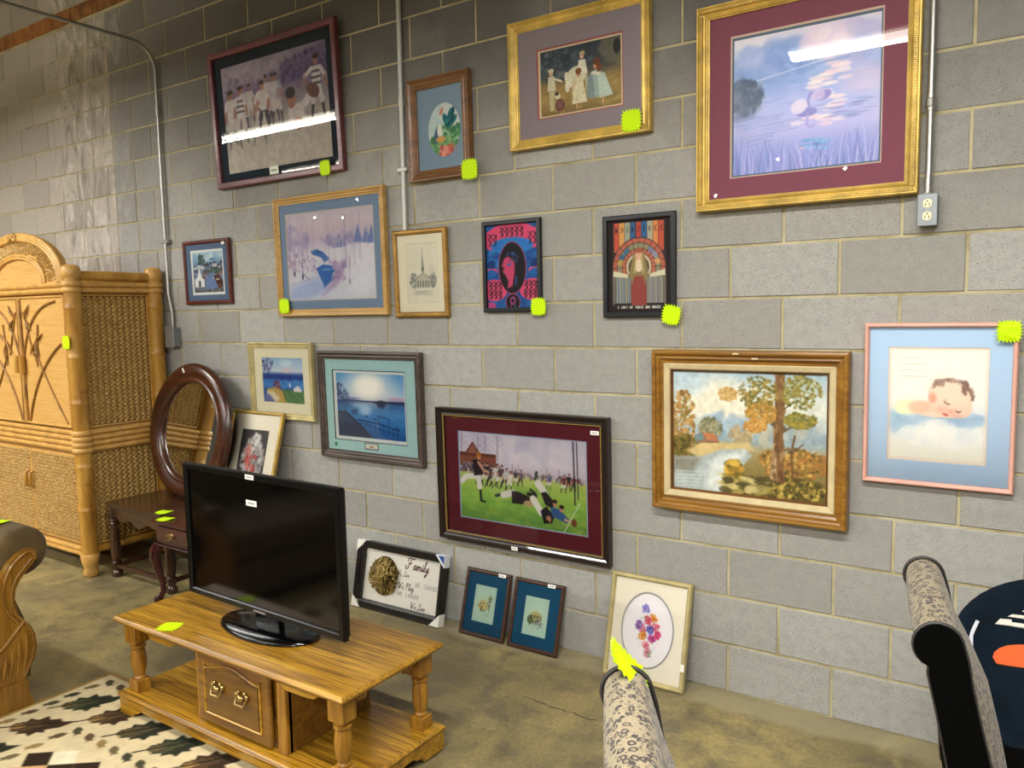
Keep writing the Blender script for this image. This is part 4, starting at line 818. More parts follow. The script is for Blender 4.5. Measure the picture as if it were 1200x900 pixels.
# ------------------------------------------------------------------ hung pictures
p = picture('framed_print', 'large print of old rugby players in a maroon wood frame with navy mat', -3.15, -2.08, 2.355, 3.135, .036, .03, MAROONWOOD, 'flat',
            (.087, .115, .913, .894), [(.087, .115, .913, .894, '26323f', 0)], art_rugby1, 150, tilt=2.6)
sticker(p, (-.03, -.016, .063), .075, .045, c='d9e2cf'); price_tag(p, (.40, -.034, .025), .085)
p = picture('framed_print', 'oval butterfly print with blue grey mat in a walnut frame', -1.624, -1.241, 2.238, 2.728, .052, .035, WALNUTF, 'scoop',
            (.25, .22, .87, .83), [(.16, .1, .9, .93, '8ba0b0', 0)], art_butterfly, 90, oval=((.56, .522), .262, .262), tilt=1.)
price_tag(p, (.19, -.038, .025), .10)
p = picture('framed_print', 'print of children with a white pony in a gilt frame with mauve grey mat', -1.013, -.324, 2.315, 2.872, .046, .035, GOLD, 'scoop',
            (.224, .262, .798, .762), [(.200, .238, .815, .782, '8f8488', 0), (.210, .250, .808, .773, 'a8605c', 0), (.224, .262, .798, .762, 'dcc9a8', 0)], art_children, 130, tilt=1.)
price_tag(p, (.262, -.038, .05), .095)
p = picture('framed_print', 'large lavender swan lake print with burgundy mat in a carved gilt frame', -.127, .662, 1.968, 2.744, .046, .045, GOLD, 'scoop',
            (.174, .177, .836, .833), [(.158, .155, .848, .846, '834c5a', 0), (.166, .166, .842, .840, 'c9b09c', 0), (.174, .177, .836, .833, '5a6f7a', 0)], art_swans, 215, tilt=0.)
dm = MB()
for zz0, zz1 in ((.004, .030), (.746, .772)):        # carved ridges along the gilt rails
    for k in range(118): x = -.385+k*.0066; dm.box((x, -.0395 if zz0 < .1 else -.0395, (zz0+zz1)/2-.006), (x+.0038, -.025, (zz0+zz1)/2+.006))
for xx in (-.377, .377):
    for k in range(112): z = .03+k*.0064; dm.box((xx-.006, -.0395, z), (xx+.006, -.025, z+.0038))
dmo = dm.build('carved_ridge', GOLD, p); dmo['kind'] = 'stuff'
p = picture('framed_print', 'small folk village print with blue mat in a mahogany frame', -3.552, -3.086, 1.667, 2.068, .026, .022, MAHOG, 'round',
            (.18, .185, .826, .815), [(.147, .148, .854, .854, '5f7590', 0), (.18, .185, .826, .815, 'e4e6e0', 0)], art_village, 80, tilt=1.)
sticker(p, (.19, -.024, .37), .03, .016)
p = picture('framed_print', 'winter creek print with grey blue mat in a light oak frame', -2.655, -1.800, 1.583, 2.25, .040, .028, OAKF, 'step',
            (.103, .143, .888, .862), [(.095, .135, .896, .870, '8a9fb8', 0), (.103, .143, .888, .862, 'ddd0bc', 0)], art_winter, 150, tilt=1.)
price_tag(p, (-.365, -.033, .06), .09)
p = picture('framed_print', 'pencil drawing of a steepled chapel with cream mat in a narrow brown frame', -1.757, -1.404, 1.567, 2.01, .028, .022, OLDGOLD, 'round',
            (.232, .159, .812, .842), [(.232, .159, .812, .842, 'eae4cf', 0)], art_church, 110, tilt=1.5)
p = picture('framed_poster', 'pink and blue psychedelic concert poster in a thin black frame', -1.192, -.868, 1.587, 2.012, .020, .02, BLACKF, 'flat',
            (.055, .04, .945, .96), [], art_pink, 150, tilt=0.5)
price_tag(p, (.15, -.024, .022), .085)
p = picture('framed_poster', 'poster of a bricked arch and coloured stripes in a black frame', -.553, -.222, 1.556, 1.986, .022, .02, BLACKF, 'flat',
            (.12, .07, .87, .92), [(.12, .07, .87, .92, '2b2424', 0)], art_arch, 155, tilt=0.5)
price_tag(p, (.15, -.024, .008), .085, (0, .2, 0))
p = picture('framed_print', 'small seaside garden print with cream mat in a pale gold frame', -2.945, -2.39, .98, 1.434, .036, .026, CREAMGOLD, 'step',
            (.189, .201, .832, .789), [(.189, .201, .832, .789, 'eae4ca', 0)], art_sail, 70, tilt=1.)
p = picture('framed_print', 'blue lake sunset print with pale teal mat in a grey brown frame', -2.337, -1.585, .794, 1.39, .045, .034, GREYWOOD, 'step',
            (.162, .201, .828, .796), [(.128, .171, .845, .832, 'b0d2d0', 0), (.135, .178, .839, .826, '2b2f33', 0), (.162, .201, .828, .796, 'e2e6e2', 0)], art_lake, 105, tilt=1.)
MB().box((-.05, -.0135, .062), (.05, -.0128, .098)).build('remarque_card', plain('26282a', .7), p); MB().box((-.044, -.0142, .067), (.044, -.0134, .094)).build('remarque_card', plain('dcdacd', .7), p)
MB().box((-.012, -.0147, .074), (.014, -.0141, .082)).build('remarque_sketch', plain('a86a50', .7), p)
MB().tube([(-.27, -.0135, .075), (-.27, -.0145, .075)], .012, 10).build('dot_sticker', plain('3f9a63', .6), p)
p = picture('framed_print', 'large print of diving rugby players with maroon mat in a dark frame', -1.485, -.523, .45, 1.12, .042, .04, DARKF, 'scoop',
            (.128, .178, .872, .823), [(.121, .17, .879, .831, '68242e', 0), (.128, .178, .872, .823, 'a9b4d0', 0)], art_rugby2, 150, tilt=1.)
ring_mesh(.962-.074, .67-.074, 0, 0, [(0, .0), (0, .0275), (.003, .0275), (.003, .01)]).xf(Matrix.Translation((0, 0, .037))).build('gilt_line', GOLD2, p)
sticker(p, (.415, -.028, .60), .042, .018); sticker(p, (-.02, -.041, .012), .036, .018)
p = picture('framed_painting', 'autumn river landscape painting in a broad orange brown wood frame', -.314, .458, .755, 1.421, .055, .05, ORANGEWOOD, 'step',
            (.105, .131, .893, .881), [], art_oil, 175, tilt=.6, glass=False, gloss=(.38, .4))
W_, H_ = .772, .666
lin_ = ring_mesh(W_-.094, H_-.11, 0, 0, [(0, .0), (0, .028), (.004, .031), (.022, .025), (.027, .018), (.027, .004)]).xf(Matrix.Translation((0, 0, .055)))
lin_.build('linen_liner', plain('cbb98e', .8, var=.05), p); ring_mesh(W_-.148, H_-.162, 0, 0, [(0, .0), (0, .02), (.008, .012), (.008, .004)]).xf(Matrix.Translation((0, 0, .081))).build('inner_lip', wood('lip_wood', '4a2c10', '6a4218', '7a5022', 0), p)
for x, z in ((-.03, .655), (.045, .637)): MB().box((x-.012, -.0506, z-.003), (x+.012, -.0500, z+.003)).build('chip', plain('d8c4a0', .8), p)
p = picture('framed_print', 'sleeping baby print with pale blue mat in a pink frame', .503, .973, .949, 1.526, .017, .03, PINKF, 'round',
            (.175, .155, .819, .842), [(.165, .147, .827, .849, 'b4cadf', 0), (.175, .155, .819, .842, 'e2cdbd', 0)], art_baby, 170, tilt=1.)
price_tag(p, (.205, -.034, .548), .075, (0, 0, .0), .12)
p['label'] = 'sleeping baby print with pale blue mat in a pink frame'

# ------------------------------------------------------------------ pictures leaning on floor or table
BLUE = '17506f'
p = picture('framed_print', 'small town house print with deep blue mat, frame beside the family sign', -1.329, -1.061, 0, .325, .020, .016, BROWNF, 'round',
            (.239, .228, .724, .779), [(.239, .228, .724, .779, BLUE, 0)], art_house(0), 62, lean=.095)
sticker(p, (.085, -.0175, .313), .042, .016)
p = picture('framed_print', 'small shop front print with deep blue mat, frame nearer the oval bouquet picture', -1.037, -.762, 0, .325, .020, .016, BROWNF, 'round',
            (.249, .23, .734, .783), [(.249, .23, .734, .783, BLUE, 0)], art_house(1), 62, lean=.098)
sticker(p, (.07, -.0175, .313), .042, .016)
p = picture('framed_print', 'oval bouquet print with cream mat in a pale gold frame on the floor', -.515, -.143, 0, .448, .022, .022, CREAMGOLD, 'round',
            (.17, .13, .86, .87), [(.2, .2, .8, .8, 'ddd6c4', 0)], art_bouquet, 130, lean=.117, oval=((.502, .5), .31, .34))
q = MB(); q.tube([(math.cos(a)*.118+.001, -.0125, .224+math.sin(a)*.157) for a in [2*math.pi*k/48 for k in range(49)]], .0024, 6, False); q.build('oval_line', plain('8d8f94', .6), p)
MB().box((.168, -.0235, .09), (.184, -.022, .12)).build('chip', plain('e8e4d8', .8), p)
p = picture('framed_print', 'dark flower bouquet print with cream mat in a gold frame behind the television', -3.085, -2.622, 0, .56, .022, .022, GOLD2, 'round',
            (.235, .2, .765, .85), [(.235, .2, .765, .85, 'e6dfcd', 0)], art_floral_dark, 90, lean=.180, base_z=.478, topy=.034)
# family sign: shadow-box frame with a gold wreath and script lettering
GLY = {
 'F': (.95, [[(.10, .30), (.02, .16), (.06, .02), (.2, -.02), (.34, .10), (.44, .45), (.50, .80), (.56, .98)], [(.20, .72), (.14, .90), (.28, 1.04), (.56, 1.0), (.95, .98)], [(.30, .50), (.66, .56)]]),
 'a': (.42, [[(.32, .40), (.16, .44), (.04, .22), (.08, .02), (.20, .02), (.32, .40)], [(.32, .42), (.30, .06), (.42, .04)]]),
 'm': (.62, [[(0, .06), (.08, .42), (.10, .0)], [(.10, .22), (.22, .42), (.27, .36), (.28, .0)], [(.28, .22), (.42, .42), (.47, .36), (.48, .04), (.62, .06)]]),
 'i': (.22, [[(0, .06), (.08, .42), (.10, .04), (.22, .06)], [(.10, .58), (.12, .62)]]),
 'l': (.26, [[(0, .06), (.18, .80), (.20, 1.0), (.12, .92), (.10, .04), (.26, .06)]]),
 'y': (.40, [[(0, .42), (.06, .10), (.16, .04), (.30, .42)], [(.32, .42), (.24, -.30), (.12, -.48), (.04, -.36), (.40, .10)]]),
 'W': (.85, [[(.0, .66), (.10, .96), (.20, .90), (.16, .40), (.24, .02), (.40, .60), (.42, .02), (.62, .70), (.74, .98), (.80, .90)]]),
 'e': (.30, [[(.04, .20), (.22, .28), (.20, .42), (.08, .38), (.04, .12), (.14, .0), (.30, .10)]]),
 'L': (.66, [[(.30, .80), (.42, 1.0), (.50, .90), (.34, .40), (.22, .06), (.04, .0), (.10, .12), (.36, .04), (.62, .06)]]),
 'v': (.32, [[(0, .40), (.08, .02), (.24, .42), (.32, .36)]]), 'o': (.32, [[(.16, .42), (.04, .22), (.10, .0), (.24, .10), (.24, .34), (.16, .42), (.32, .36)]]),
 'P': (.70, [[(.34, .92), (.24, .30), (.14, .0)], [(.10, .74), (.16, .94), (.44, 1.04), (.62, .84), (.48, .56), (.30, .50)]]),
 ' ': (.25, [])}
def script(c, s_, u, v_, size, col, wd, slant=.22):
    x = 0.
    for ch in s_:
        adv, strokes = GLY[ch]
        for st in strokes: c.line([(u+(x+px+slant*py)*size/c.A, v_-py*size) for px, py in st], col, wd)
        x += adv
def art_family(c):
    c.c[:] = hexc('d9d5c8')
    for k in range(12): c.line([(0, (k+.5)/12+.01*c.rs.rand()), (1, (k+.5)/12+.01*c.rs.rand())], 'c6c1b2', .006, .6)
    c.mottle(4, .05)
    script(c, 'Family', .53, .27, .185, '45211f', .018); script(c, 'We Live', .43, .42, .10, '6a5a54', .010)
    script(c, 'We Play', .46, .635, .115, '5a4a46', .011); script(c, 'We Live', .64, .93, .115, '5a4c48', .011)
    text(c, 'WE SHARE', .685, .475, .0088, .016, 'a3a09a'); text(c, 'WE LAUGH', .47, .685, .0086, .0145, '9a968e')
SHADOWBOX = plain('17110f', .32, coat=.2)
p = picture('wall_sign', 'shadow box sign reading Family with a gold wreath and card corners', -2.055, -1.445, 0, .355, .040, .045, SHADOWBOX, 'deep',
            (.06, .08, .94, .93), [], art_family, 190, lean=.078, glass=False, cat='sign')
wr = MB(); rw = random.Random(3)
MB().prism([(-.118+.092*math.cos(2*math.pi*k/24), .184+.104*math.sin(2*math.pi*k/24)) for k in range(24)], -.012, -.007).build('wreath_base', plain('4f3f1c', .6, .4), p)
for k in range(420):
    a = rw.uniform(0, 6.283); q = math.sqrt(rw.uniform(.0, 1)); rr = q*.098
    L, wd_ = rw.uniform(.014, .026), rw.uniform(.006, .010); th = a+rw.uniform(-.9, .9); tip = rw.uniform(.004, .012)
    M_ = Matrix.Translation((-.118+rr*math.cos(a)*.93, -.010-.014*(1-q*q)-rw.uniform(0, .006), .184+rr*math.sin(a)*1.05)) @ Matrix.Rotation(th, 4, 'Y')
    o_ = len(wr.v); wr.add([(0, 0, 0), (L*.5, -tip*.6, wd_), (L, -tip, 0), (L*.5, -tip*.6, -wd_), (L*.5, -tip*.15, 0)], [(0, 1, 4), (1, 2, 4), (2, 3, 4), (3, 0, 4)]); wr.xf(M_, o_)
wo = wr.build('wreath', plain('7d6a3a', .45, .35, var=.45), p); wo['label'] = 'antique gold leaf wreath'
def corner(sx, sz, c_, s_=.062):
    x, z = sx*.3055, (.3565 if sz > 0 else -.0015); e = -sx; ez = -sz
    pts = [(x, z), (x+e*s_, z), (x, z+ez*s_)]
    mb = MB().prism(pts, -.047, .001); o = mb.build('corner_protector', plain(c_, .7), p); return o
corner(-1, 1, 'e6e3d8'); corner(-1, -1, 'e6e3d8'); corner(1, -1, 'e6e3d8'); o = corner(1, 1, 'd9dde0')
MB().prism([(.303, .353), (.262, .353), (.303, .312)], -.0478, -.0470).build('blue_print', plain('1c3f86', .6), o)

# ------------------------------------------------------------------ oval mirror leaning on the little table
def mirror():
    a_, b_, rl = .40, .42, .2
    t = thing('oval_mirror', 'oval mirror in a thick dark wood frame leaning behind the end table', 'mirror', (-3.35, -.225, .470), (R(-8), 0, 0))
    ht = math.hypot(a_*math.sin(rl), b_*math.cos(rl))
    def E(an, d):
        x, z = (a_+d)*math.cos(an), (b_+d)*math.sin(an); return x*math.cos(rl)+z*math.sin(rl), ht-x*math.sin(rl)+z*math.cos(rl)
    prof = [(-.0, 0), (-.0, .022), (-.010, .036), (-.035, .045), (-.065, .043), (-.090, .032), (-.102, .035), (-.114, .029), (-.124, .015), (-.126, .006)]
    n = 64; vs_ = []
    for d, h in prof:
        for k in range(n):
            x, z = E(2*math.pi*k/n, d); vs_.append((x, -h, z))
    mb = MB().add(vs_, [(i*n+j, i*n+(j+1) % n, (i+1)*n+(j+1) % n, (i+1)*n+j) for i in range(len(prof)-1) for j in range(n)])
    mb.build('frame', wood('mirror_wood', '24110a', '43200f', '5a2c16', 0, .28, .4), t, 35)
    gm = N('mirror_glass'); gm.p(Base_Color=(.86, .87, .85, 1), Metallic=1., Roughness=.02)
    MB().prism([E(2*math.pi*k/48, -.123) for k in range(48)], -.007, -.004).build('mirror_glass', gm.m, t)
    MB().prism([E(2*math.pi*k/48, -.03) for k in range(48)], -.003, .0).build('backing', plain('4a3a2a', .8), t)
    sticker(t, (-.06, -.0465, .79), .034, .012, (0, .9, 0)); return t
mirror()

# ------------------------------------------------------------------ rattan armoire
g = N('straw_weave'); v = g.coord()
f = g.noise(v, 55, 3, .6); f2 = g.noise(v, 260, 2)
g.p(Base_Color=g.mix(g.ramp(f2, [(.4, .5), (.6, 0.)]), g.ramp(f, [(.3, 'ac8440'), (.5, 'cca65e'), (.7, 'dcbd7c')]), '7c5a26'), Roughness=.6); STRAW = g.m
g = N('bamboo'); v = g.coord((1, 1, 1))
f = g.noise(g.coord((6, 6, 1.2)), 2.2, 4, .6); base = g.ramp(f, [(.3, '8f5f22'), (.5, 'b4822f'), (.7, 'c79a48')])
base = g.mix(g.ramp(g.noise(v, 9, 5), [(.62, 0.), (.74, .8)]), base, '6d421a'); g.p(Base_Color=base, Roughness=.38, Coat_Weight=.2); BAMBOO = g.m
STICK = plain('8a6026', .45, var=.25)
RATTAN = plain('c99a50', .4, var=.1, coat=.15)
g = N('door_veneer'); f = g.noise(g.coord((3, 3, 60)), 1.5, 4)
g.p(Base_Color=g.ramp(f, [(.3, 'c9974e'), (.7, 'd9ad66')]), Roughness=.42, Coat_Weight=.12); VENEER = g.m
DARKGAP = plain('7c5c2a', .8)
def braid(x0, x1, z0, z1, cw, rh, seed=1, jit=.0):
    """columns of braided straw: slanting leaf pairs, in the local xz plane facing -y"""
    mb = MB(); rr = random.Random(seed); n = max(1, round((x1-x0)/cw)); cw = (x1-x0)/n; m_ = int((z1-z0)/rh)
    for i in range(n):
        for j in range(m_):
            for sg in (-1, 1):
                cx = x0+(i+.5)*cw+sg*cw*.19; cz = z0+(j+.5+(.5 if sg > 0 else 0))*rh
                if cz > z1-rh*.2: continue
                a = -sg*.85+rr.uniform(-jit, jit); L, wd = cw*.34, rh*.50; ca, sa = math.cos(a), math.sin(a)
                h = .012+rr.uniform(-.002, .002); P = lambda p_, q_, y: (cx+p_*ca-q_*sa, y, cz+p_*sa+q_*ca)
                mb.add([P(-L, 0, 0), P(-L*.4, -wd, -.001), P(L*.5, -wd*.9, -.001), P(L, 0, 0), P(L*.5, wd*.9, -.002), P(-L*.4, wd, -.002), P(-L*.45, 0, -h*(1.25 if sg > 0 else .55)), P(L*.5, 0, -h*(.55 if sg > 0 else 1.25))],
                       [(0, 1, 6), (1, 2, 7, 6), (2, 3, 7), (3, 4, 7), (4, 5, 6, 7), (5, 0, 6)])
    return mb
AX0, AX1, AYF, AYB = -5.06, -3.82, -.60, -.07       # post axes
AC = (AX0+AX1)/2
t = thing('armoire', 'tall rattan armoire with woven side panels, bamboo posts and arched crest', 'armoire', (AC, -.34, 0))
HW = (AX1-AX0)/2; YF = AYF+.34; YB = AYB+.34
body = MB(); body.box((-HW+.02, YF+.01, .14), (HW-.02, YB-.01, 1.80)); body.build('carcass', VENEER, t)
for sx in (-1, 1):
    for yy in (YF, YB):
        mb = MB(); pr = [(.049, .13), (.05, .2)]
        for zk in (.42, .69, 1.08, 1.36, 1.66):
            pr += [(.0485, zk-.03), (.052, zk-.006), (.0535, zk), (.050, zk+.006), (.0485, zk+.03)]
        pr += [(.049, 1.84)]
        mb.lathe(pr, (sx*HW, yy, 0), 16); po = mb.build('post', BAMBOO, t, 50)
        MB().lathe([(.052, 1.84), (.055, 1.85), (.055, 1.885), (.048, 1.905), (.030, 1.915), (.002, 1.918)], (sx*HW, yy, 0), 16).build('post_cap', RATTAN, po, 60)
        MB().lathe([(.035, 0), (.043, .008), (.045, .03), (.038, .055), (.040, .06), (.052, .10), (.055, .12), (.057, .135), (.052, .145)], (sx*HW, yy, 0), 12).build('foot', RATTAN, po, 40)
        for zk in (.79, .825, .86, .895): MB().lathe([(.05, zk-.017), (.058, zk-.012), (.061, zk), (.058, zk+.012), (.05, zk+.017)], (sx*HW, yy, 0), 16).build('wrap_band', RATTAN, po, 60)
        for zk in (1.765, 1.80): MB().lathe([(.05, zk-.017), (.057, zk-.012), (.060, zk), (.057, zk+.012), (.05, zk+.017)], (sx*HW, yy, 0), 16).build('wrap_band', RATTAN, po, 60)
for zk in (.79, .825, .86, .895):
    MB().tube([(-HW, YF-.012, zk), (HW, YF-.012, zk)], .0175, 10).build('front_rail', RATTAN, t, 60)
    for sx in (-1, 1): MB().tube([(sx*(HW+.012), YF, zk), (sx*(HW+.012), YB, zk)], .0175, 10).build('side_rail', RATTAN, t, 60)
for zk in (1.765, 1.80):
    MB().tube([(-HW, YF-.014, zk), (HW, YF-.014, zk)], .0175, 10).build('front_rail', RATTAN, t, 60)
    for sx in (-1, 1): MB().tube([(sx*(HW+.014), YF, zk), (sx*(HW+.014), YB, zk)], .0175, 10).build('side_rail', RATTAN, t, 60)
for sx in (-1, 1):
    MB().tube([(sx*HW, YF, 1.852), (sx*HW, (YF+YB)/2-.1, 1.852), (sx*HW, (YF+YB)/2-.09, 1.852), (sx*HW, YB, 1.852)], [.03, .029, .031, .029], 12).build('top_pole', BAMBOO, t, 60)
    for zk in (.16,): MB().tube([(sx*(HW+.005), YF, zk), (sx*(HW+.005), YB, zk)], .022, 10).build('side_rail', BAMBOO, t, 60)
MB().tube([(-HW, YB, 1.852), (HW, YB, 1.852)], .029, 12).build('top_pole', BAMBOO, t, 60)
for zk in (.135, .165): MB().tube([(-HW, YF-.01, zk), (HW, YF-.01, zk)], .017, 10).build('front_rail', RATTAN, t, 60)
# woven side panels (upper and lower) on both ends
for sx in (-1, 1):
    for (z0, z1, jt, rh, sd) in ((.925, 1.735, .12, .026, 2), (.195, .765, .28, .030, 3)):
        mb = braid(YF+.055, YB-.055, z0, z1, .038, rh, sd, jt)
        o = mb.build('woven_side_panel', STRAW, t); o.rotation_euler = (0, 0, R(90) if sx > 0 else R(-90)); o.location = (sx*(HW-.018), 0, 0); o['kind'] = 'stuff'
        if sx < 0: o.location = (sx*(HW-.018), YF+YB, 0)
        fr_ = MB(); X = sx*(HW-.008)
        for yy in (YF+.052, YB-.052): fr_.tube([(X, yy, z0), (X, yy, z1)], .006, 6)
        for zz in (z0, z1): fr_.tube([(X, YF+.05, zz), (X, YB-.05, zz)], .006, 6)
        fr_.build('panel_edge', RATTAN, t, 60)
        MB().box((min(sx*(HW-.019), sx*(HW-.03)), YF+.05, z0), (max(sx*(HW-.019), sx*(HW-.03)), YB-.05, z1)).build('panel_backing', DARKGAP, t)
# doors
def bend(p0, p1, sag, n=10):
    p0, p1 = Vector(p0), Vector(p1); d = p1-p0; nn = Vector((-d.z, 0, d.x))
    return [p0+d*(i/n)+nn*sag*4*(i/n)*(1-i/n) for i in range(n+1)]
for sx in (-1, 1):
    x0, x1 = (.004, HW-.055) if sx > 0 else (-HW+.055, -.004)
    d = MB().cbox((x0, YF-.022, .925), (x1, YF+.005, 1.735), .004).build('upper_door', VENEER, t)
    fr_ = MB()
    for (a, b) in (((x0+.006, .93), (x1-.006, .93)), ((x1-.006, .93), (x1-.006, 1.73)), ((x1-.006, 1.73), (x0+.006, 1.73)), ((x0+.006, 1.73), (x0+.006, .93))):
        fr_.tube([(a[0], YF-.024, a[1]), (b[0], YF-.024, b[1])], .0075, 8)
    fr_.build('door_edge', RATTAN, d, 60)
    yy = YF-.026; S = lambda u: sx*u
    sticks = [((S(.022), yy, .94), (S(.016), yy, 1.72), 0, .010), ((S(.05), yy, .94), (S(.50), yy, 1.44), .10*sx, .008), ((S(.03), yy, 1.36), (S(.46), yy, 1.70), .17*sx, .008),
              ((S(.52), yy, .95), (S(.20), yy, 1.36), .02*sx, .006), ((S(.16), yy, 1.36), (S(.05), yy, 1.64), 0.0, .006), ((S(.20), yy, 1.36), (S(.23), yy, 1.56), 0, .007)]
    for a, b, sg, rr in sticks:
        MB().tube(bend(a, b, sg), rr, 8).build('bamboo_stick', STICK, d, 60)
    for cx, cz, an in ((.19, 1.45, .5), (.19, 1.45, -1.2), (.19, 1.45, -2.3), (.20, 1.40, -1.55), (.07, 1.60, .9), (.07, 1.60, -.8)):
        L = .11; ex, ez = cx+L*math.cos(an), cz+L*math.sin(an)
        MB().tube([(S(cx), yy-.004, cz), (S((cx+ex)/2), yy-.008, (cz+ez)/2), (S(ex), yy-.003, ez)], [.004, .010, .002], 6).build('bamboo_leaf', STICK, d, 60)
    MB().tube([(S(.032), YF-.045, 1.25), (S(.032), YF-.045, 1.36)], .018, 10).build('handle', BAMBOO, d, 50)
    d2 = MB().cbox((x0, YF-.016, .195), (x1, YF+.005, .755), .004).build('lower_door', RATTAN, t)
    o = braid(x0+.012, x1-.012, .21, .745, .030, .021, 7 if sx > 0 else 9, .55).build('woven_panel', STRAW, d2); o.location = (0, YF-.016, 0); o['kind'] = 'stuff'
    MB().tube([(S(.028), YF-.02, .50), (S(.030), YF-.045, .51), (S(.030), YF-.045, .60), (S(.028), YF-.02, .61)], .011, 8).build('handle', BAMBOO, d2, 60)
    for zz in (.30, .66): MB().box((S(HW-.058)-.004, YF-.024, zz-.025), (S(HW-.058)+.004, YF-.010, zz+.025)).build('hinge', plain('3a2c18', .4, .6), d2)
# arched crest
crest = MB(); n = 28; rx_o, rz_o, zc = HW-.045, .315, 1.815
arcp = lambda k, s1, s2: (rx_o*s1*math.cos(math.pi*k/n), zc+rz_o*s2*math.sin(math.pi*k/n)**.92)
crest.prism([arcp(k, 1, 1) for k in range(n+1)], YF-.012, YF+.02); co = crest.build('crest', VENEER, t)
for s_ in (.99, .945, .90): MB().tube([(arcp(k, s_, s_)[0], YF-.02, arcp(k, s_, s_)[1]) for k in range(n+1)], .0155, 8).build('crest_rim', RATTAN, co, 60)
for s_ in (.60, .55): MB().tube([(arcp(k, s_, s_*.97)[0], YF-.018, arcp(k, s_, s_*.97)[1]) for k in range(n+1)], .011, 8).build('crest_rim', RATTAN, co, 60)
wv_ = MB(); rr = random.Random(4)
for k in range(330):
    a = math.pi*rr.uniform(.02, .98); s_ = rr.uniform(.64, .87)
    x, z = rx_o*s_*math.cos(a), zc+rz_o*s_*math.sin(a); th = a+rr.uniform(-.5, .5); L = .026
    dx, dz = math.cos(th)*L, math.sin(th)*L; nx, nz = -math.sin(th)*.007, math.cos(th)*.007; y = YF-.013
    wv_.add([(x-dx, y, z-dz), (x+nx, y-.002, z+nz), (x+dx, y, z+dz), (x-nx, y-.002, z-nz), (x, y-.010, z)], [(0, 1, 4), (1, 2, 4), (2, 3, 4), (3, 0, 4)])
wo = wv_.build('woven_crest_band', STRAW, co); wo['kind'] = 'stuff'
orn = MB()
for sg in (-1, 1): orn.tube([(-.04, YF-.038, zc+rz_o*.945-.022*sg), (.04, YF-.038, zc+rz_o*.945+.022*sg)], .007, 8)
for sg in (-1, 1): orn.tube([(sg*.045, YF-.036, zc+rz_o*.88), (sg*.045, YF-.036, zc+rz_o*1.0)], .010, 8)
orn.build('cross_ornament', RATTAN, co, 60)
price_tag(t, (HW+.0, YF-.056, 1.452), .085)

# ------------------------------------------------------------------ end table (dark turned legs) and cherry side table
DWOOD = wood('dark_end_table', '20100a', '3c2112', '50311a', 0, .25, .4)
CHERRY = wood('cherry_wood', '230a08', '3e1411', '532019', 0, .22, .5)
t = thing('end_table', 'dark wood end table with turned legs and scalloped apron beside the armoire', 'table', (-3.39, -.345, 0))
X0, X1, Y0, Y1 = -.325, .325, -.215, .235; c_ = .045
top = [(X0+c_, Y0), (X1-c_, Y0), (X1, Y0+c_), (X1, Y1-c_), (X1-c_, Y1), (X0+c_, Y1), (X0, Y1-c_), (X0, Y0+c_)]
mb = MB().prism(top, .452, .468, 'xy'); mb.prism([(x*.975, y*.96) for x, y in top], .440, .4525, 'xy'); mb.build('table_top', DWOOD, t)
LEG = [(.028, .0), (.033, .012), (.033, .028), (.020, .045), (.026, .055), (.026, .085), (.030, .09), (.022, .10), (.029, .12), (.031, .17), (.027, .25), (.022, .325), (.030, .335), (.022, .345), (.030, .355), (.023, .365), (.030, .375), (.030, .44)]
lx, ly = .285, .17
for sx in (-1, 1):
    for yy in (-ly, ly+.02): MB().lathe(LEG, (sx*lx, yy, 0), 14).build('leg', DWOOD, t, 45)
def apron(L, z0, z1, n=24):
    pts = [(-L/2, z1), (L/2, z1)]
    for k in range(n+1):
        u = 1-2*k/n; pts.append((u*L/2, z0+.028*(.5+.5*math.cos(u*math.pi*4)) if abs(u) > .5 else z0+.028*(abs(u)*2)**2*0+.0*abs(u)))
    return pts
ap = [(-lx, .44), (lx, .44)]+[(lx*(1-2*k/30), .375-.022*math.sin(math.pi*k/30)**2+.014*math.cos(6*math.pi*k/30)) for k in range(31)]
MB().prism(ap, -ly-.012, -ly+.006).build('front_apron', DWOOD, t); MB().prism(ap, ly+.014, ly+.03).build('rear_apron', DWOOD, t)
aps = [(-ly, .44), (ly+.02, .44)]+[(ly+.02-(2*ly+.02)*k/20, .375-.018*math.sin(math.pi*k/20)**2+.012*math.cos(4*math.pi*k/20)) for k in range(21)]
for sx in (-1, 1): MB().prism(aps, sx*lx-.008, sx*lx+.008, 'yz').build('side_apron', DWOOD, t)
for yy in (-ly, ly+.02): MB().cbox((-lx, yy-.012, .055), (lx, yy+.012, .08), .004).build('stretcher', DWOOD, t)
for sx in (-1, 1): MB().cbox((sx*lx-.012, -ly, .055), (sx*lx+.012, ly+.02, .08), .004).build('stretcher', DWOOD, t)
price_tag(t, (.245, -.165, .4695), .085, (R(90), 0, .35), -.06)

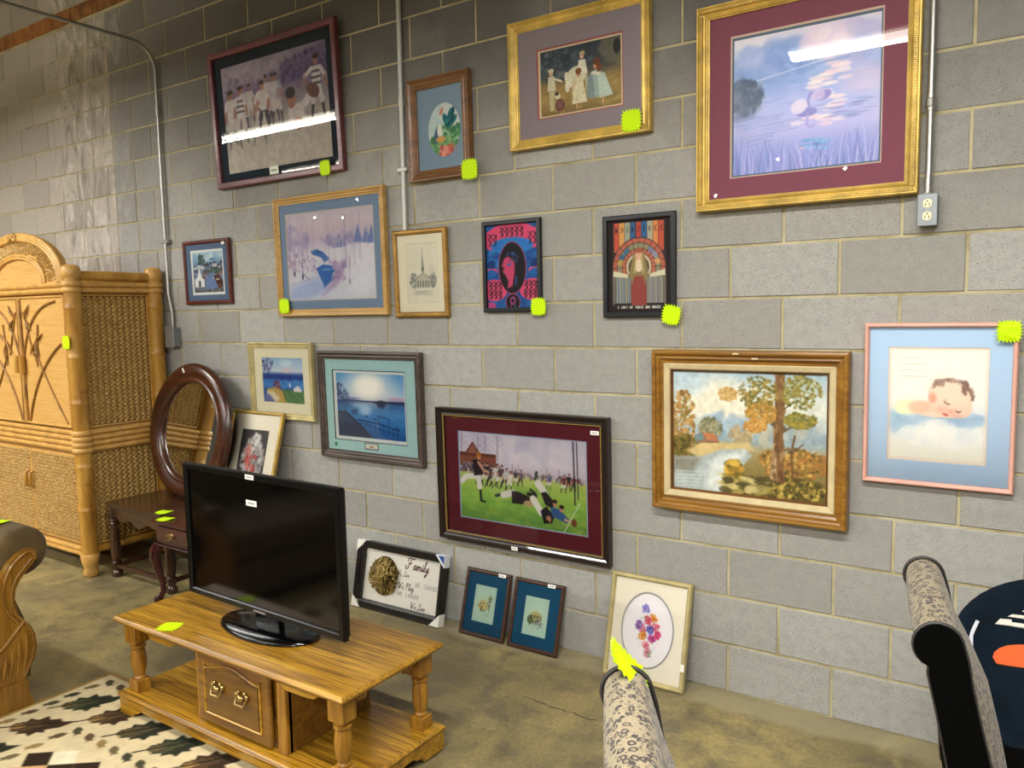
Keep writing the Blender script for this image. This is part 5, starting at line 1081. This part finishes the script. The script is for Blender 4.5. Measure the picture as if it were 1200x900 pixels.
t = thing('side_table', 'small cherry side table with a drawer and cabriole legs behind the television', 'table', (-2.78, -.425, 0))
hx, hy = .245, .215
MB().cbox((-hx-.02, -hy-.02, .455), (hx+.02, hy+.02, .475), .007, 2).build('table_top', CHERRY, t)
MB().cbox((-hx, -hy, .335), (hx, hy, .456), .003).build('case', CHERRY, t)
d = MB().cbox((-hx+.03, -hy-.010, .352), (hx-.03, -hy+.002, .446), .004).build('drawer', CHERRY, t)
BRASS = plain('a8905c', .3, .9)
for xx in (-.10, .10):
    k_ = MB(); k_.tube([(xx-.032, -hy-.022, .40), (xx-.02, -hy-.03, .385), (xx+.02, -hy-.03, .385), (xx+.032, -hy-.022, .40)], .0035, 6); k_.cbox((xx-.036, -hy-.014, .388), (xx+.036, -hy-.010, .415), .002); k_.build('drawer_pull', BRASS, d, 50)
MB().cbox((-hx-.008, -hy-.012, .330), (hx+.008, hy+.008, .340), .003).build('lower_moulding', CHERRY, t)
for sx in (-1, 1):
    for sy in (-1, 1):
        px, py = sx*(hx-.01), sy*(hy-.01); ox, oy = sx*.7, sy*.7
        pth = [(0, .335), (.022, .30), (.028, .26), (.014, .19), (-.006, .11), (-.006, .06), (.010, .035), (.026, .018), (.030, .006)]
        rr_ = [.032, .034, .031, .024, .017, .015, .018, .022, .018]
        mb = MB().tube([(px+ox*a, py+oy*a, z) for a, z in pth], rr_, 12)
        mb.v = [(a, b, max(0., c)) for a, b, c in mb.v]; mb.build('leg', CHERRY, t, 50)
price_tag(t, (-.185, -.19, .4766), .085, (R(90), 0, .3), -.06)

# ------------------------------------------------------------------ coffee table
OAK = wood('golden_oak', '684410', 'aa7c1e', 'c89a34', 0, .34, .3, 1., .95)
OAKV = wood('golden_oak_upright', '6a4210', '9a6c1e', 'b0802c', 2, .35, .3, 1., .5)
OAKD = wood('golden_oak_drawer', '553410', '7d5414', '926a20', 0, .35, .3, 1., .5)
CX0, CX1, CY0, CY1 = -2.013, -.722, -1.463, -.960
t = thing('coffee_table', 'golden oak coffee table with turned legs, cabinet and low shelf', 'table', ((CX0+CX1)/2, (CY0+CY1)/2, .0080))
L2, D2 = (CX1-CX0)/2, (CY1-CY0)/2
def slab(L, D, z0, z1, e):
    prof_ = [(e, z0), (.002, z0+(z1-z0)*.35), (0, z0+(z1-z0)*.6), (.004, z1-(z1-z0)*.18), (.010, z1)]
    vs_ = [];
    for d_, z in prof_: vs_ += [(-L+d_, -D+d_, z), (L-d_, -D+d_, z), (L-d_, D-d_, z), (-L+d_, D-d_, z)]
    k = len(prof_)
    return MB().add(vs_, [(i*4+j, i*4+(j+1) % 4, (i+1)*4+(j+1) % 4, (i+1)*4+j) for i in range(k-1) for j in range(4)]+[(3, 2, 1, 0), tuple((k-1)*4+j for j in range(4))])
slab(L2, D2, .372, .400, .012).build('table_top', OAK, t)
slab(L2, D2, .064, .088, .008).build('shelf', OAK, t)
tl = [(.0215, .135), (.024, .142), (.020, .150), (.0245, .165), (.0285, .185), (.030, .215), (.0275, .245), (.024, .262), (.031, .268), (.031, .276), (.024, .280), (.022, .290)]
for sx in (-1, 1):
    for sy in (-1, 1):
        x, y = sx*(L2-.066), sy*(D2-.062); mb = MB()
        mb.cbox((x-.030, y-.030, .088), (x+.030, y+.030, .136), .003); mb.lathe(tl, (x, y, 0), 8 if False else 14); mb.cbox((x-.035, y-.035, .288), (x+.035, y+.035, .373), .006)
        mb.build('leg', OAKV, t, 35)
# scalloped aprons
def scallop(L, z1, n=40):
    out = [(-L, z1), (L, z1)]
    for k in range(n+1):
        u = 1-2*k/n; q = abs(u); dz = .012 if q > .93 else .012+.034*math.sin(min(1, (.93-q)/.12)*math.pi/2) if q > .7 else .046-.03*(0 if q > .6 else min(1, (.6-q)/.1)); out.append((u*L, z1-dz))
    return out
for sy in (-1, 1): MB().prism(scallop(L2-.1, .373), sy*(D2-.055)-.008, sy*(D2-.055)+.008).build('apron', OAK, t)
for sx in (-1, 1): MB().prism([(p_[0], .373-(.373-p_[1])) for p_ in scallop(D2-.09, .373)], sx*(L2-.06)-.008, sx*(L2-.06)+.008, 'yz').build('apron', OAK, t)
# bracket feet plinth
def plinth(L, n=8):
    return [(-L, .066), (L, .066), (L, 0), (L-.085, 0), (L-.10, .020), (L-.125, .024), (L-.145, .036), (-L+.145, .036), (-L+.125, .024), (-L+.10, .020), (-L+.085, 0), (-L, 0)]
for sy in (-1, 1): MB().prism(plinth(L2-.006), sy*(D2-.02)-.012, sy*(D2-.02)+.012).build('plinth', OAK, t)
for sx in (-1, 1): MB().prism(plinth(D2-.032), sx*(L2-.018)-.012, sx*(L2-.018)+.012, 'yz').build('plinth', OAK, t)
# cabinet in the middle
cx0, cx1 = -1.545-(CX0+CX1)/2, -1.05-(CX0+CX1)/2; cyf = -D2+.05
MB().cbox((cx0, cyf+.014, .088), (cx1, D2-.05, .372), .002).build('cabinet', OAKD, t)
for xx in (cx0, cx1-.045): MB().cbox((xx, cyf, .088), (xx+.045, cyf+.03, .372), .003).build('cabinet_stile', OAKV, t)
d = thing_ = MB().cbox((cx0+.03, cyf-.014, .100), (cx1-.065, cyf+.006, .362), .006).build('door', OAKD, t)
dx0, dx1 = cx0+.03, cx1-.065
fr_ = MB(); Wd = dx1-dx0
pan = [(dx0+.055, .15), (dx1-.055, .15)]+[(dx1-.055-(Wd-.11)*k/24, .300+.026*(.5-.5*math.cos(2*math.pi*k/24))*(1 if True else 0)) for k in range(25)]
MB().prism(pan, cyf-.0185, cyf-.012).build('raised_panel', wood('panel_oak', '4a2e0a', '684610', '7a5618', 0, .35, .3), d)
for (a, b) in (((dx0+.045, .14), (dx1-.045, .14)), ((dx0+.045, .14), (dx0+.045, .325)), ((dx1-.045, .14), (dx1-.045, .325))): fr_.tube([(a[0], cyf-.016, a[1]), (b[0], cyf-.016, b[1])], .0045, 6)
fr_.tube([(dx0+.045+(Wd-.09)*k/24, cyf-.016, .31+.03*(.5-.5*math.cos(2*math.pi*k/24))) for k in range(25)], .0045, 6); fr_.build('panel_moulding', OAK, d, 60)
for xx in (dx0+Wd*.32, dx0+Wd*.66):
    k_ = MB(); k_.ball((xx, cyf-.030, .252), .016, 10, 7, (1.2, .6, .75))
    for sg in (-1, 1): k_.ball((xx+sg*.027, cyf-.024, .258), .011, 8, 6, (1, .6, 1)); k_.ball((xx+sg*.016, cyf-.024, .268), .008, 8, 5, (1, .6, 1)); k_.ball((xx+sg*.014, cyf-.023, .238), .007, 8, 5, (1, .5, 1))
    k_.tube([(xx-.028, cyf-.026, .250), (xx-.024, cyf-.036, .228), (xx+.024, cyf-.036, .228), (xx+.028, cyf-.026, .250)], .0042, 8); k_.build('handle', BRASS, d, 60)
price_tag(t, (-1.711-(CX0+CX1)/2, -1.405-(CY0+CY1)/2, .4014), .085, (R(90), 0, .45))

# ------------------------------------------------------------------ television
t = thing('television', 'black flat screen television on an oval glossy stand, on the coffee table', 'television', (-1.36, -1.235, .4086), (0, 0, R(-1.8)))
GLOSSB = plain('040405', .16, spec=.45); MATB = plain('0c0c0d', .5)
W_ = .457; zb_, zt_ = .068, .603
bz = [(0, .0), (0, .018), (.004, .024), (.022, .024), (.026, .019), (.026, .012)]
mb = MB(); vs_ = []
for d_, h in bz: vs_ += [(-W_+d_, -h, zb_+d_*1.0), (W_-d_, -h, zb_+d_*1.0), (W_-d_, -h, zt_-d_), (-W_+d_, -h, zt_-d_)]
mb.add(vs_, [(i*4+j, i*4+(j+1) % 4, (i+1)*4+(j+1) % 4, (i+1)*4+j) for i in range(len(bz)-1) for j in range(4)]); mb.build('bezel', plain('060607', .35, spec=.3), t)
MB().box((-W_+.024, -.014, zb_+.024), (W_-.024, -.010, zt_-.024)).build('screen', plain('040405', .10, spec=.5), t)
MB().cbox((-W_+.006, -.004, zb_+.006), (W_-.006, .018, zt_-.006), .006).build('rear_shell', MATB, t); MB().cbox((-.3, .016, zb_+.06), (.3, .05, zt_-.1), .02, 2).build('rear_bulge', MATB, t)
MB().lathe([(.245, 0), (.25, .006), (.246, .012), (.235, .0165), (.12, .020), (.05, .022)], (-.005, .02, 0), 48, 1., .50).build('stand_base', GLOSSB, t, 50)
MB().cbox((-.075, .008, .015), (.075, .034, zb_+.12), .008, 2).build('stand_neck', GLOSSB, t)
MB().box((-.035, -.0247, zb_+.008), (.035, -.0242, zb_+.0155)).build('logo_plate', plain('9a9c9e', .3, .6), t)
sticker(t, (-.02, -.0252, zt_-.013), .05, .018); sticker(t, (-.03, -.0146, zt_-.115), .062, .022)

# ------------------------------------------------------------------ rug
LEAF = [(0, 0), (.10, .14), (.05, .20), (.22, .26), (.20, .36), (.34, .36), (.42, .50), (.50, .36), (.62, .40), (.60, .28), (.80, .24), (1.0, .02), (.78, -.02), (.72, -.16), (.56, -.16), (.50, -.34), (.38, -.20), (.24, -.30), (.20, -.14), (.06, -.14)]
RX, RY = 1.62, 2.1
c = Canvas(RX/RY, 400, 'd8c7a0', 8)
c.c[:] = hexc('cdbc94'); c.mottle(20, .06)
def to(s_, t_): return (s_/RX, t_/RY)
def leaf(s_, t_, L, ang, cols, w_=1., cv=None):
    ca, sa = math.cos(ang), math.sin(ang)
    for k, (sc, col) in enumerate(((1., cols[0]), (.62, cols[1]), (.3, cols[3]))):
        pts = [(s_+(x*sc*ca-(y*sc*w_)*sa)*L, t_+(x*sc*sa+(y*sc*w_)*ca)*L) for x, y in LEAF]; c.poly([to(*q) for q in pts], col)
    c.line([to(s_-.18*L*ca, t_-.18*L*sa), to(s_+.7*L*ca, t_+.7*L*sa)], cols[2], .004)
rr = random.Random(2)
EDGE = '9a7c46'
for (a, b, d_, e_) in ((0, 0, RX, .018), (0, 0, .018, RY), (RX-.018, 0, RX, RY), (0, RY-.018, RX, RY)): c.rect(a/RX, b/RY, d_/RX, e_/RY, EDGE)
sm = ['4a4632', '5c4a34', '8c7448', '6a5c40', '3c3a2c']
def small_row(off):
    s0, s1, t0, t1 = off, RX-off, off, RY-off; k = 0; s_ = s0+.03
    def mk(x, y, an, k):
        q = sm[k % 5]; ca, sa = math.cos(an), math.sin(an); pts = [(-.034, 0), (-.016, .016), (.006, .018), (.018, .010), (.034, .014), (.028, 0), (.034, -.012), (.012, -.010), (.004, -.018), (-.018, -.014)]
        c.poly([to(x+a*ca-b*sa, y+a*sa+b*ca) for a, b in pts], q)
    while s_ < s1: mk(s_, t0, .5, k); mk(s_, t1, .5, k); s_ += .085; k += 1
    t_ = t0+.06
    while t_ < t1: mk(s0, t_, 2.0, k); mk(s1, t_, 2.0, k); t_ += .085; k += 1
small_row(.062); small_row(.35)
big = [('2c2f22', '45452f', '1f2018', '6a5a3a'), ('3a2c1e', '54402a', '221f16', '9a7844'), ('2e2e22', '4c4630', '1f1c14', '57492c')]
k = 0
for s_ in np.arange(.14, RX-.12, .205):
    leaf(s_-.02, .285, .25, -.95, big[k % 3], .72); leaf(s_-.02, RY-.12, .25, -.95, big[k % 3], .72); k += 1
for t_ in np.arange(.48, RY-.3, .205):
    leaf(.115, t_+.0, .25, -.75, big[k % 3], .72); leaf(RX-.31, t_+.0, .25, -.75, big[k % 3], .72); k += 1
c.rect(.40/RX, .40/RY, 1-.40/RX, 1-.40/RY, 'cdbc94'); D_ = .115
i0 = 0; s_ = .44
dcol = ['2f2418', 'c79a68', '2f2418', 'c79a68', 'd9cfae']
for i in range(-16, 16):
    for j in range(-16, 16):
        sc, tc = RX/2+(i+j)*D_*.62, RY/2+(i-j)*D_*.5
        if .42 < sc < RX-.42 and .42 < tc < RY-.42:
            c.poly([to(sc-D_*.62, tc), to(sc, tc-D_*.5), to(sc+D_*.62, tc), to(sc, tc+D_*.5)], dcol[(i+2*j) % 5])
c.mottle(60, .12)
t = thing('area_rug', 'flat woven rug with dark leaf border and brown diamond field', 'rug', (-2.388+RX/2, -1.276-RY/2, 0))
MB().cbox((-RX/2, -RY/2, .0008), (RX/2, RY/2, .0065), .002).build('rug_backing', plain('8c7440', .9), t)
g = N('woven_print'); a = g.n('VertexColor', layer_name='paint'); g.p(Base_Color=a.outputs[0], Roughness=.95, Specular_IOR_Level=.1)
w1 = g.n('TexWave'); w1.inputs['Scale'].default_value = 60; g.set(w1.inputs['Vector'], g.coord()); g.bump(w1.outputs['Fac'], .25, .002)
c.sheet('rug_pile', RX-.004, RY-.004, g.m, t, (0, 0, .0072), flat='xy')

# ------------------------------------------------------------------ sofa with carved scroll arm
SOFAWOOD = wood('carved_oak', '58380e', '855c1a', '9a7026', 2, .35, .3)
g = N('brown_suede'); f = g.noise(g.coord(), 9, 5); g.p(Base_Color=g.ramp(f, [(.3, '45351a'), (.7, '5e4920')]), Roughness=.85, Sheen_Weight=.08); g.bump(f, .3, .01); SUEDE = g.m
t = thing('sofa', 'brown suede sofa with a rolled arm and carved wooden scroll front', 'sofa', (-2.442, -1.6, 0))
def sofa_arm(y_c, sg):
    """rolled arm; sg=+1 rolls towards +y"""
    Y = lambda a: y_c+sg*a
    roll = MB(); n = 22; zc_, r_ = .638, .103
    secs = [(-.012, .80), (.0, .95), (-.02, 1.0), (-.3, 1.0), (-.85, 1.02)]
    vs_ = []
    for x, s_ in ((.010, .55), (.006, .85), (-.012, 1.0), (-.3, 1.0), (-.85, 1.02)):
        for k in range(n):
            a = 2*math.pi*k/n; vs_.append((x, Y(.015)+sg*r_*s_*math.cos(a), zc_+r_*s_*math.sin(a)*1.0))
    roll.add(vs_, [(i*n+j, i*n+(j+1) % n, (i+1)*n+(j+1) % n, (i+1)*n+j) for i in range(4) for j in range(n)]+[tuple(range(n)), tuple(4*n+j for j in range(n))])
    o = roll.build('arm_roll', SUEDE, t, 60)
    side = [(Y(.02), .60), (Y(-.19), .62), (Y(-.21), .10), (Y(.015), .10), (Y(.030), .24), (Y(.005), .36), (Y(-.035), .48), (Y(-.02), .55)]
    MB().prism(side, -.87, -.012, 'yz').build('arm_side', SUEDE, t)
    # scroll front: outer outline, then raised beads and flutes
    P = lambda a, z: (Y(a), z)
    out = [P(.052, .612), P(.050, .636), P(.036, .652), P(.014, .654), P(-.020, .640), P(-.055, .610), P(-.085, .565), P(-.15, .52), P(-.20, .46), P(-.215, .36), P(-.20, .25), P(-.19, .115),
           P(-.032, .112), P(-.006, .16), P(.018, .20), P(.026, .245), P(.022, .295), P(.006, .335), P(-.020, .362), P(-.038, .40), P(-.046, .45), P(-.040, .495), P(-.018, .535), P(.012, .57), P(.036, .592)]
    s_ = MB().prism(out, .004, .040, 'yz').build('scroll_front', SOFAWOOD, t)
    bead = [P(.040, .622), P(.034, .640), P(.014, .643), P(-.016, .628), P(-.05, .596), P(-.075, .552), P(-.088, .50), P(-.088, .45), P(-.072, .405), P(-.035, .352)]
    MB().tube([(.041, y, z) for y, z in bead], .007, 8).build('carved_bead', SOFAWOOD, s_, 60)
    bead = [P(.032, .612), P(.004, .586), P(-.034, .545), P(-.056, .495), P(-.058, .44), P(-.046, .395), P(-.022, .362)]
    MB().tube([(.041, y, z) for y, z in bead], .007, 8).build('carved_bead', SOFAWOOD, s_, 60)
    bead = [P(-.015, .362), P(-.05, .325), P(-.10, .275), P(-.17, .235)]
    MB().tube([(.041, y, z) for y, z in bead], .008, 8).build('carved_bead', SOFAWOOD, s_, 60)
    bead = [P(-.008, .345), P(.012, .30), P(.014, .25), P(.004, .20), P(-.03, .13)]
    MB().tube([(.041, y, z) for y, z in bead], .007, 8).build('carved_bead', SOFAWOOD, s_, 60)
    for k in range(6):
        y = -.012-.027*k; MB().tube([(.039, Y(y), .318-.030*k), (.043, Y(y-.006), .24-.012*k), (.039, Y(y-.02), .135)], [.006, .010, .006], 8).build('carved_flute', SOFAWOOD, s_, 60)
    base = [P(-.22, .0), P(-.004, .0), P(-.020, .06), P(-.024, .115), P(-.22, .115)]
    MB().prism(base, -.05, .052, 'yz').build('foot_block', SOFAWOOD, t)
sofa_arm(.0, 1); sofa_arm(-1.95, -1)
MB().cbox((-.86, -1.75, .10), (-.005, -.2, .30), .02, 2).build('seat_rail', SUEDE, t); MB().cbox((-.85, -1.76, .0), (-.80, -.2, .10), .004).build('rear_foot', SOFAWOOD, t)
for k in range(2): MB().cbox((-.72, -1.74+.775*k, .30), (.02, -.985+.775*k, .46), .05, 3).build('seat_cushion', SUEDE, t, 60)
MB().cbox((-.98, -1.85, .10), (-.78, -.1, .86), .06, 3).build('backrest', SUEDE, t, 60)
for k in range(2): MB().cbox((-.80, -1.73+.775*k, .44), (-.60, -.99+.775*k, .84), .07, 3).build('back_cushion', SUEDE, t, 60)
price_tag(t, (-.16, -.005, .7435), .085, (R(90), 0, .3), -.05)

# ------------------------------------------------------------------ leopard chairs
g = N('leopard_fabric'); v = g.coord()
vo = g.n('TexVoronoi'); vo.inputs['Scale'].default_value = 64; vo.inputs['Randomness'].default_value = .85
nv = g.n('TexNoise'); nv.inputs['Scale'].default_value = 40; g.set(nv.inputs['Vector'], v)
mv = g.n('VectorMath', operation='MULTIPLY_ADD'); g.set(mv.inputs[0], nv.outputs['Color']); mv.inputs[1].default_value = (.012, .012, .012); g.set(mv.inputs[2], v); g.set(vo.inputs['Vector'], mv.outputs[0])
ring = g.ramp(vo.outputs['Distance'], [(.22, 0.), (.27, 1.), (.42, 1.), (.49, 0.)])
core = g.ramp(vo.outputs['Distance'], [(.10, .55), (.24, .0)])
vo2 = g.n('TexVoronoi'); vo2.inputs['Scale'].default_value = 140; g.set(vo2.inputs['Vector'], v)
dots = g.ramp(vo2.outputs['Distance'], [(.22, .8), (.36, 0.)])
base = g.mix(g.noise(v, 30, 3), '9b8d70', '83765c'); base = g.mix(core, base, '6f5f4e'); base = g.mix(dots, base, '4f453c'); base = g.mix(ring, base, '3a3230')
g.p(Base_Color=base, Roughness=.8, Sheen_Weight=.15); g.bump(g.noise(v, 300, 2), .2, .001); LEO = g.m
VELVET = plain('040404', .95, spec=.06, bump=.3)
BLACKWOOD = plain('0d0c0b', .4)
def leopard_chair(label, far, near):
    """scroll-back chair; the roll runs from far to near (both (x,y)), front on the right of that run"""
    far, near = Vector((*far, 0)), Vector((*near, 0)); ax = (near-far); Wd = ax.length; an = math.atan2(ax.y, ax.x)
    # local frame: +y from near to far (chair's width), +x is the front
    t = thing('accent_chair', label, 'chair', ((far.x+near.x)/2, (far.y+near.y)/2, 0), (0, 0, an+math.pi/2))
    hw = Wd/2
    def prof(o):
        """side profile of the back, (x, z); o = outset"""
        pts = []
        for k in range(15):
            a = R(20+k*230/14); pts.append(((.043+o)*math.cos(a), .866+(.044+o)*math.sin(a)))
        pts += [(-.012-o, .80), (.006-o, .72), (.03-o, .60), (.05-o, .48), (.06-o, .36)]
        pts += [(.150+o*.5, .36), (.128+o, .48), (.104+o, .60), (.080+o, .70), (.062+o, .78), (.052+o, .84)]
        return pts
    body = MB(); body.prism(prof(.0), -hw+.012, hw-.012)
    for i, q in enumerate(body.v): body.v[i] = (q[0], q[1], q[2])
    # bulging front face
    P_ = prof(0.); n = 10; vs_ = []
    for j in range(n+1):
        u = -1+2*j/n; s_ = .046*(1-u*u)
        for x, z in P_:
            fx = max(0, min(1, (x-.03)/.05)) if z < .84 else .0
            vs_.append((x+s_*fx+(.004*(1-u*u) if z > .84 else 0)*math.copysign(1, x), u*(hw-.012), z+(.004*(1-u*u) if z > .9 else 0)))
    k = len(P_); body = MB().add(vs_, [(j*k+i, j*k+(i+1) % k, (j+1)*k+(i+1) % k, (j+1)*k+i) for j in range(n) for i in range(k)]+[tuple(range(k)), tuple(n*k+i for i in range(k))])
    body.build('backrest', LEO, t, 50)
    for sg in (-1, 1):
        o = MB().prism(prof(.004), sg*(hw-.013), sg*hw).build('side_panel', VELVET, t)
        pp = [(x, sg*(hw-.012), z) for x, z in prof(.005)]; MB().tube(pp+[pp[0]], .0042, 6, False).build('piping', plain('3c3836', .6, .2), o, 60)
    MB().cbox((.05, -hw, .36), (.52, hw, .435), .03, 3).build('seat', VELVET, t, 60); MB().cbox((.07, -hw+.01, .30), (.50, hw-.01, .37), .01).build('seat_rail', VELVET, t)
    for x, xx in ((.10, .06), (.47, .48)):
        for sg in (-1, 1): MB().tube([(xx, sg*(hw-.045), 0), (x, sg*(hw-.045), .31)], [.014, .022], 8).build('leg', BLACKWOOD, t, 50)
    return t
ch = leopard_chair('leopard print scroll back chair carrying a neon price tag', (.392, -1.772), (.630, -2.217))
o = price_tag(ch, (0, 0, 0), .10, curl=.05)
_n = .66*_r+.66*_u-.2*_f; _x = .74*_r-.68*_u; _n = _n/np.linalg.norm(_n); _x = _x-_n*(_x@_n); _x /= np.linalg.norm(_x); _z = np.cross(_x, -_n)*-1.
_p = CAM+(_f+_r*(735-600)/FPX+_u*(450-779)/FPX)*1.50
_M = Matrix(((_x[0], -_n[0], _z[0], _p[0]), (_x[1], -_n[1], _z[1], _p[1]), (_x[2], -_n[2], _z[2], _p[2]), (0, 0, 0, 1)))
bpy.context.view_layer.update(); o.matrix_local = ch.matrix_world.inverted() @ _M
leopard_chair('leopard print scroll back chair beside the round navy chair', (.790, -.765), (.874, -1.262))

# ------------------------------------------------------------------ round navy saucer chair
ctr = CAM+(_f+_r*(1262-600)/FPX+_u*(450-796)/FPX)*2.32
vdir = CAM-ctr; vdir /= np.linalg.norm(vdir)
mj = -.88*_r+.47*_u; kk = .47*_r+.88*_u; mj = mj-vdir*(mj@vdir); mj /= np.linalg.norm(mj); kk = kk-vdir*(kk@vdir)-mj*(kk@mj); kk /= np.linalg.norm(kk)
nrm = .83*vdir+.557*kk; yl = np.cross(nrm, mj)
M_ = Matrix(((mj[0], yl[0], nrm[0], ctr[0]), (mj[1], yl[1], nrm[1], ctr[1]), (mj[2], yl[2], nrm[2], ctr[2]), (0, 0, 0, 1)))
t = thing('saucer_chair', 'round navy padded chair with orange oval and white lettering', 'chair', (float(ctr[0]), float(ctr[1]), 0))
T0 = Matrix.Translation((-float(ctr[0]), -float(ctr[1]), 0)) @ M_
NAVY = plain('091722', .8, spec=.15, var=.12, bump=.2)
mb = MB(); rr_ = .335
mb.lathe([(.02, -.085), (.15, -.07), (.26, -.035), (rr_-.01, -.002), (rr_, .012), (rr_-.006, .026), (rr_-.022, .030), (.28, .012), (.2, -.018), (.1, -.036), (.005, -.042)], (0, 0, 0), 48)
mb.xf(T0).build('padded_seat', NAVY, t, 50)
def dish(r): return -.042+.072*(r/rr_)**2
def on_seat(px, py, lift=.004):
    """direction of a seat point given in photo-frame pixels, met with the seat plane"""
    d = _f+_r*(px-600)/FPX+_u*(450-py)/FPX; s_ = ((ctr-CAM)@nrm)/(d@nrm); q = CAM+d*s_-ctr
    return q@mj, q@yl
def patch(name, pix, mat, parent, h=.0035):
    pts = [on_seat(*p_) for p_ in pix]; cx_ = sum(p_[0] for p_ in pts)/len(pts); cy_ = sum(p_[1] for p_ in pts)/len(pts)
    k = len(pts); zf = lambda p_: dish(math.hypot(*p_))+h
    vs_ = [(*p_, zf(p_)) for p_ in pts]+[(*p_, zf(p_)-.006) for p_ in pts]+[(cx_, cy_, zf((cx_, cy_))+.001)]
    return MB().add(vs_, [(i, (i+1) % k, 2*k) for i in range(k)]+[(i, i+k, (i+1) % k+k, (i+1) % k) for i in range(k)]).xf(T0).build(name, mat, parent)
ORG = plain('e0622a', .7)
WHT = plain('e6e0cf', .7)
pix = [(1164+0, 768), (1166, 762), (1172, 757), (1182, 753), (1196, 751), (1214, 751), (1232, 756), (1240, 763), (1236, 770), (1222, 775), (1200, 777), (1180, 776), (1169, 775)]
patch('orange_oval', pix, ORG, t)
for pts in ([(1166, 731), (1172, 725), (1186, 725), (1185, 727.5), (1205, 729), (1204, 733), (1186, 731.5)], [(1181, 722), (1186, 719.5), (1206, 720.5), (1204, 723.5)], [(1198, 716), (1202, 713.5), (1216, 715), (1214, 718)]):
    patch('letter', pts, WHT, t)
patch('drawstring', [(1142, 731), (1146.5, 732), (1141, 744), (1137.5, 752), (1139, 761), (1136.5, 762), (1134, 752), (1136, 744)], plain('d5d8e0', .7), t, .012)
bot = T0 @ Vector((0, 0, -.07)); legs = [(-.2, -.2), (.22, -.2), (-.2, .2), (.22, .2)]
for lx_, ly_ in legs:
    e = T0 @ Vector((.2*(1 if -lx_ > 0 else -1), .2*(1 if -ly_ > 0 else -1), -.06))
    MB().tube([(lx_, ly_, .012), (e.x, e.y, e.z)], .011, 8).build('leg', BLACKWOOD, t, 60)
for sy in (-.2, .2): MB().tube([(-.2, sy, .0125), (.22, sy, .0125)], .0115, 8).build('floor_bar', BLACKWOOD, t, 60)
for sx in (-.2, .22): MB().tube([(sx, -.2, .0125), (sx, .2, .0125)], .0115, 8).build('floor_bar', BLACKWOOD, t, 60)
